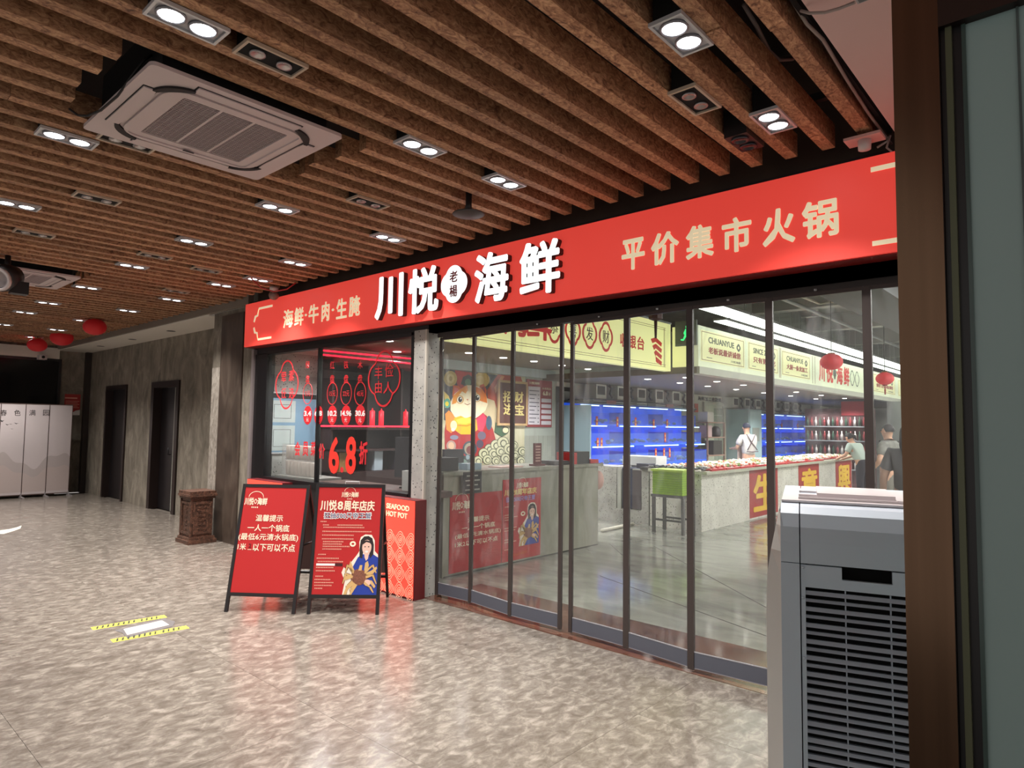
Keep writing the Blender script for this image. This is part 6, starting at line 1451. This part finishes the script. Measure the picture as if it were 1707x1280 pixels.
    fw_ = np.cross(up, np.array([1.0, 0, 0])); 
    if fw_[1] < 0: fw_ = -fw_
    X_ = np.array([1.0, 0, 0])
    # hair: shell over the back and top
    m_ = MB(); vs = []; fs_ = []; sg, rg = 16, 8
    low = {'short': 0.55, 'long': 0.98, 'pony': 0.62}[hair]
    for i in range(rg+1):
        p_ = PI*low*i/rg
        for q in range(sg):
            a = 2*PI*q/sg; front = max(0, math.cos(a))
            pp = min(p_, PI*0.30) if front > 0.35 else p_
            rad = math.sin(pp); r1 = 0.092*s if pp < PI*0.5 else 0.092*s*(1-0.1*(pp-PI*.5))
            ht = 0.108*s*math.cos(pp) if pp < PI*0.62 else 0.108*s*math.cos(pp)*1.6
            vs.append(hc_+X_*r1*rad*math.sin(a)*0.98+fw_*(0.104*s*rad*math.cos(a)-0.008*s)+up*(ht+0.012*s))
    for i in range(rg): fs_ += [(i*sg+q, i*sg+(q+1) % sg, (i+1)*sg+(q+1) % sg, (i+1)*sg+q) for q in range(sg)]
    m_.add(vs, fs_, True); link('hair', m_, cap or HAIR, t)
    if hair == 'pony': link('hair_tail', MB().tube([hc_-fw_*0.09*s+up*0.03*s, hc_-fw_*0.14*s-up*0.03*s, hc_-fw_*0.13*s-up*0.13*s], [0.03*s, 0.035*s, 0.012*s], 8), HAIR, t)
    if hair == 'long': link('hair_length', MB().tube([hc_-fw_*0.05*s+up*0.02*s, hc_-fw_*0.08*s-up*0.12*s, hc_-fw_*0.09*s-up*0.26*s], [0.09*s, 0.095*s, 0.07*s], 12), HAIR, t)
    # face
    fo = hc_+fw_*0.088*s
    link('nose', MB().add([fo+up*0.015*s, fo-X_*0.014*s-up*0.022*s, fo+X_*0.014*s-up*0.022*s, fo+fw_*0.022*s-up*0.018*s], [(0, 1, 3), (0, 3, 2), (1, 2, 3), (0, 2, 1)]), SKIN, t)
    for sd in (-1, 1):
        link('eye', MB().ball(fo+X_*0.030*s*sd+up*0.012*s-fw_*0.008*s, (0.012*s, 0.008*s, 0.008*s), 8, 6), HAIR, t)
        link('ear', MB().ball(hc_+X_*0.082*s*sd-up*0.005*s, (0.012*s, 0.02*s, 0.032*s), 8, 6), SKIN, t)
    link('mouth', MB().ball(fo-up*0.045*s-fw_*0.010*s, (0.022*s, 0.008*s, 0.006*s), 8, 5), mat('lips', (170, 96, 90), 0.5), t)
    if apron:
        AP = mat('apron_strap', (96, 80, 84), 0.7)
        bk = lambda x, z: np.array(B(x, -0.135, z))
        link('apron_strap', MB().tube([bk(-0.12, 1.44), bk(-0.02, 1.28), bk(0.13, 1.08)], 0.012, 6).tube([bk(0.12, 1.44), bk(0.02, 1.28), bk(-0.13, 1.08)], 0.012, 6).tube([bk(-0.15, 1.05), bk(0, 1.04), bk(0.15, 1.05)], 0.012, 6), AP, t)
        link('apron', MB().add([B(-0.17, 0.15, 1.30), B(0.17, 0.15, 1.30), B(0.2, 0.15, 0.6), B(-0.2, 0.15, 0.6), B(-0.17, 0.158, 1.30), B(0.17, 0.158, 1.30), B(0.2, 0.158, 0.6), B(-0.2, 0.158, 0.6)], [(0, 1, 2, 3), (7, 6, 5, 4), (0, 4, 5, 1), (1, 5, 6, 2), (2, 6, 7, 3), (3, 7, 4, 0)]), mat('apron_cloth', (196, 176, 170), 0.7), t)
    return t
person('person in white shirt with crossed apron straps and dark cap behind the bar', (-6.15, 15.0, 0), math.radians(60), 1.72, bend=0.12, arms='front', shirt=(214, 208, 202), apron=True, trousers=(196, 186, 180), cap=mat('cap_dark', (34, 38, 60), 0.7), shirtnoise=0.06)
person('person with tied black hair in pale green shirt bending over the far bar end', (-4.02, 16.0, 0), math.radians(72), 1.60, bend=0.50, arms='reach', shirt=(178, 192, 184), trousers=(34, 32, 44), hair='pony')
pm = CAM+10.4*ray(1481, 712)
person('person with short black hair in grey patterned shirt turned to the left', (pm[0], pm[1], 0), math.radians(75), 1.68, arms='hip', shirt=(126, 126, 120), trousers=(120, 116, 108), shirtnoise=0.35)
pm = CAM+7.0*ray(1515, 712)
person('person with long dark hair in plain grey top cut off by the bronze frame', (pm[0], pm[1], 0), math.radians(10), 1.66, arms='down', shirt=(98, 98, 100), trousers=(90, 90, 92), hair='long')
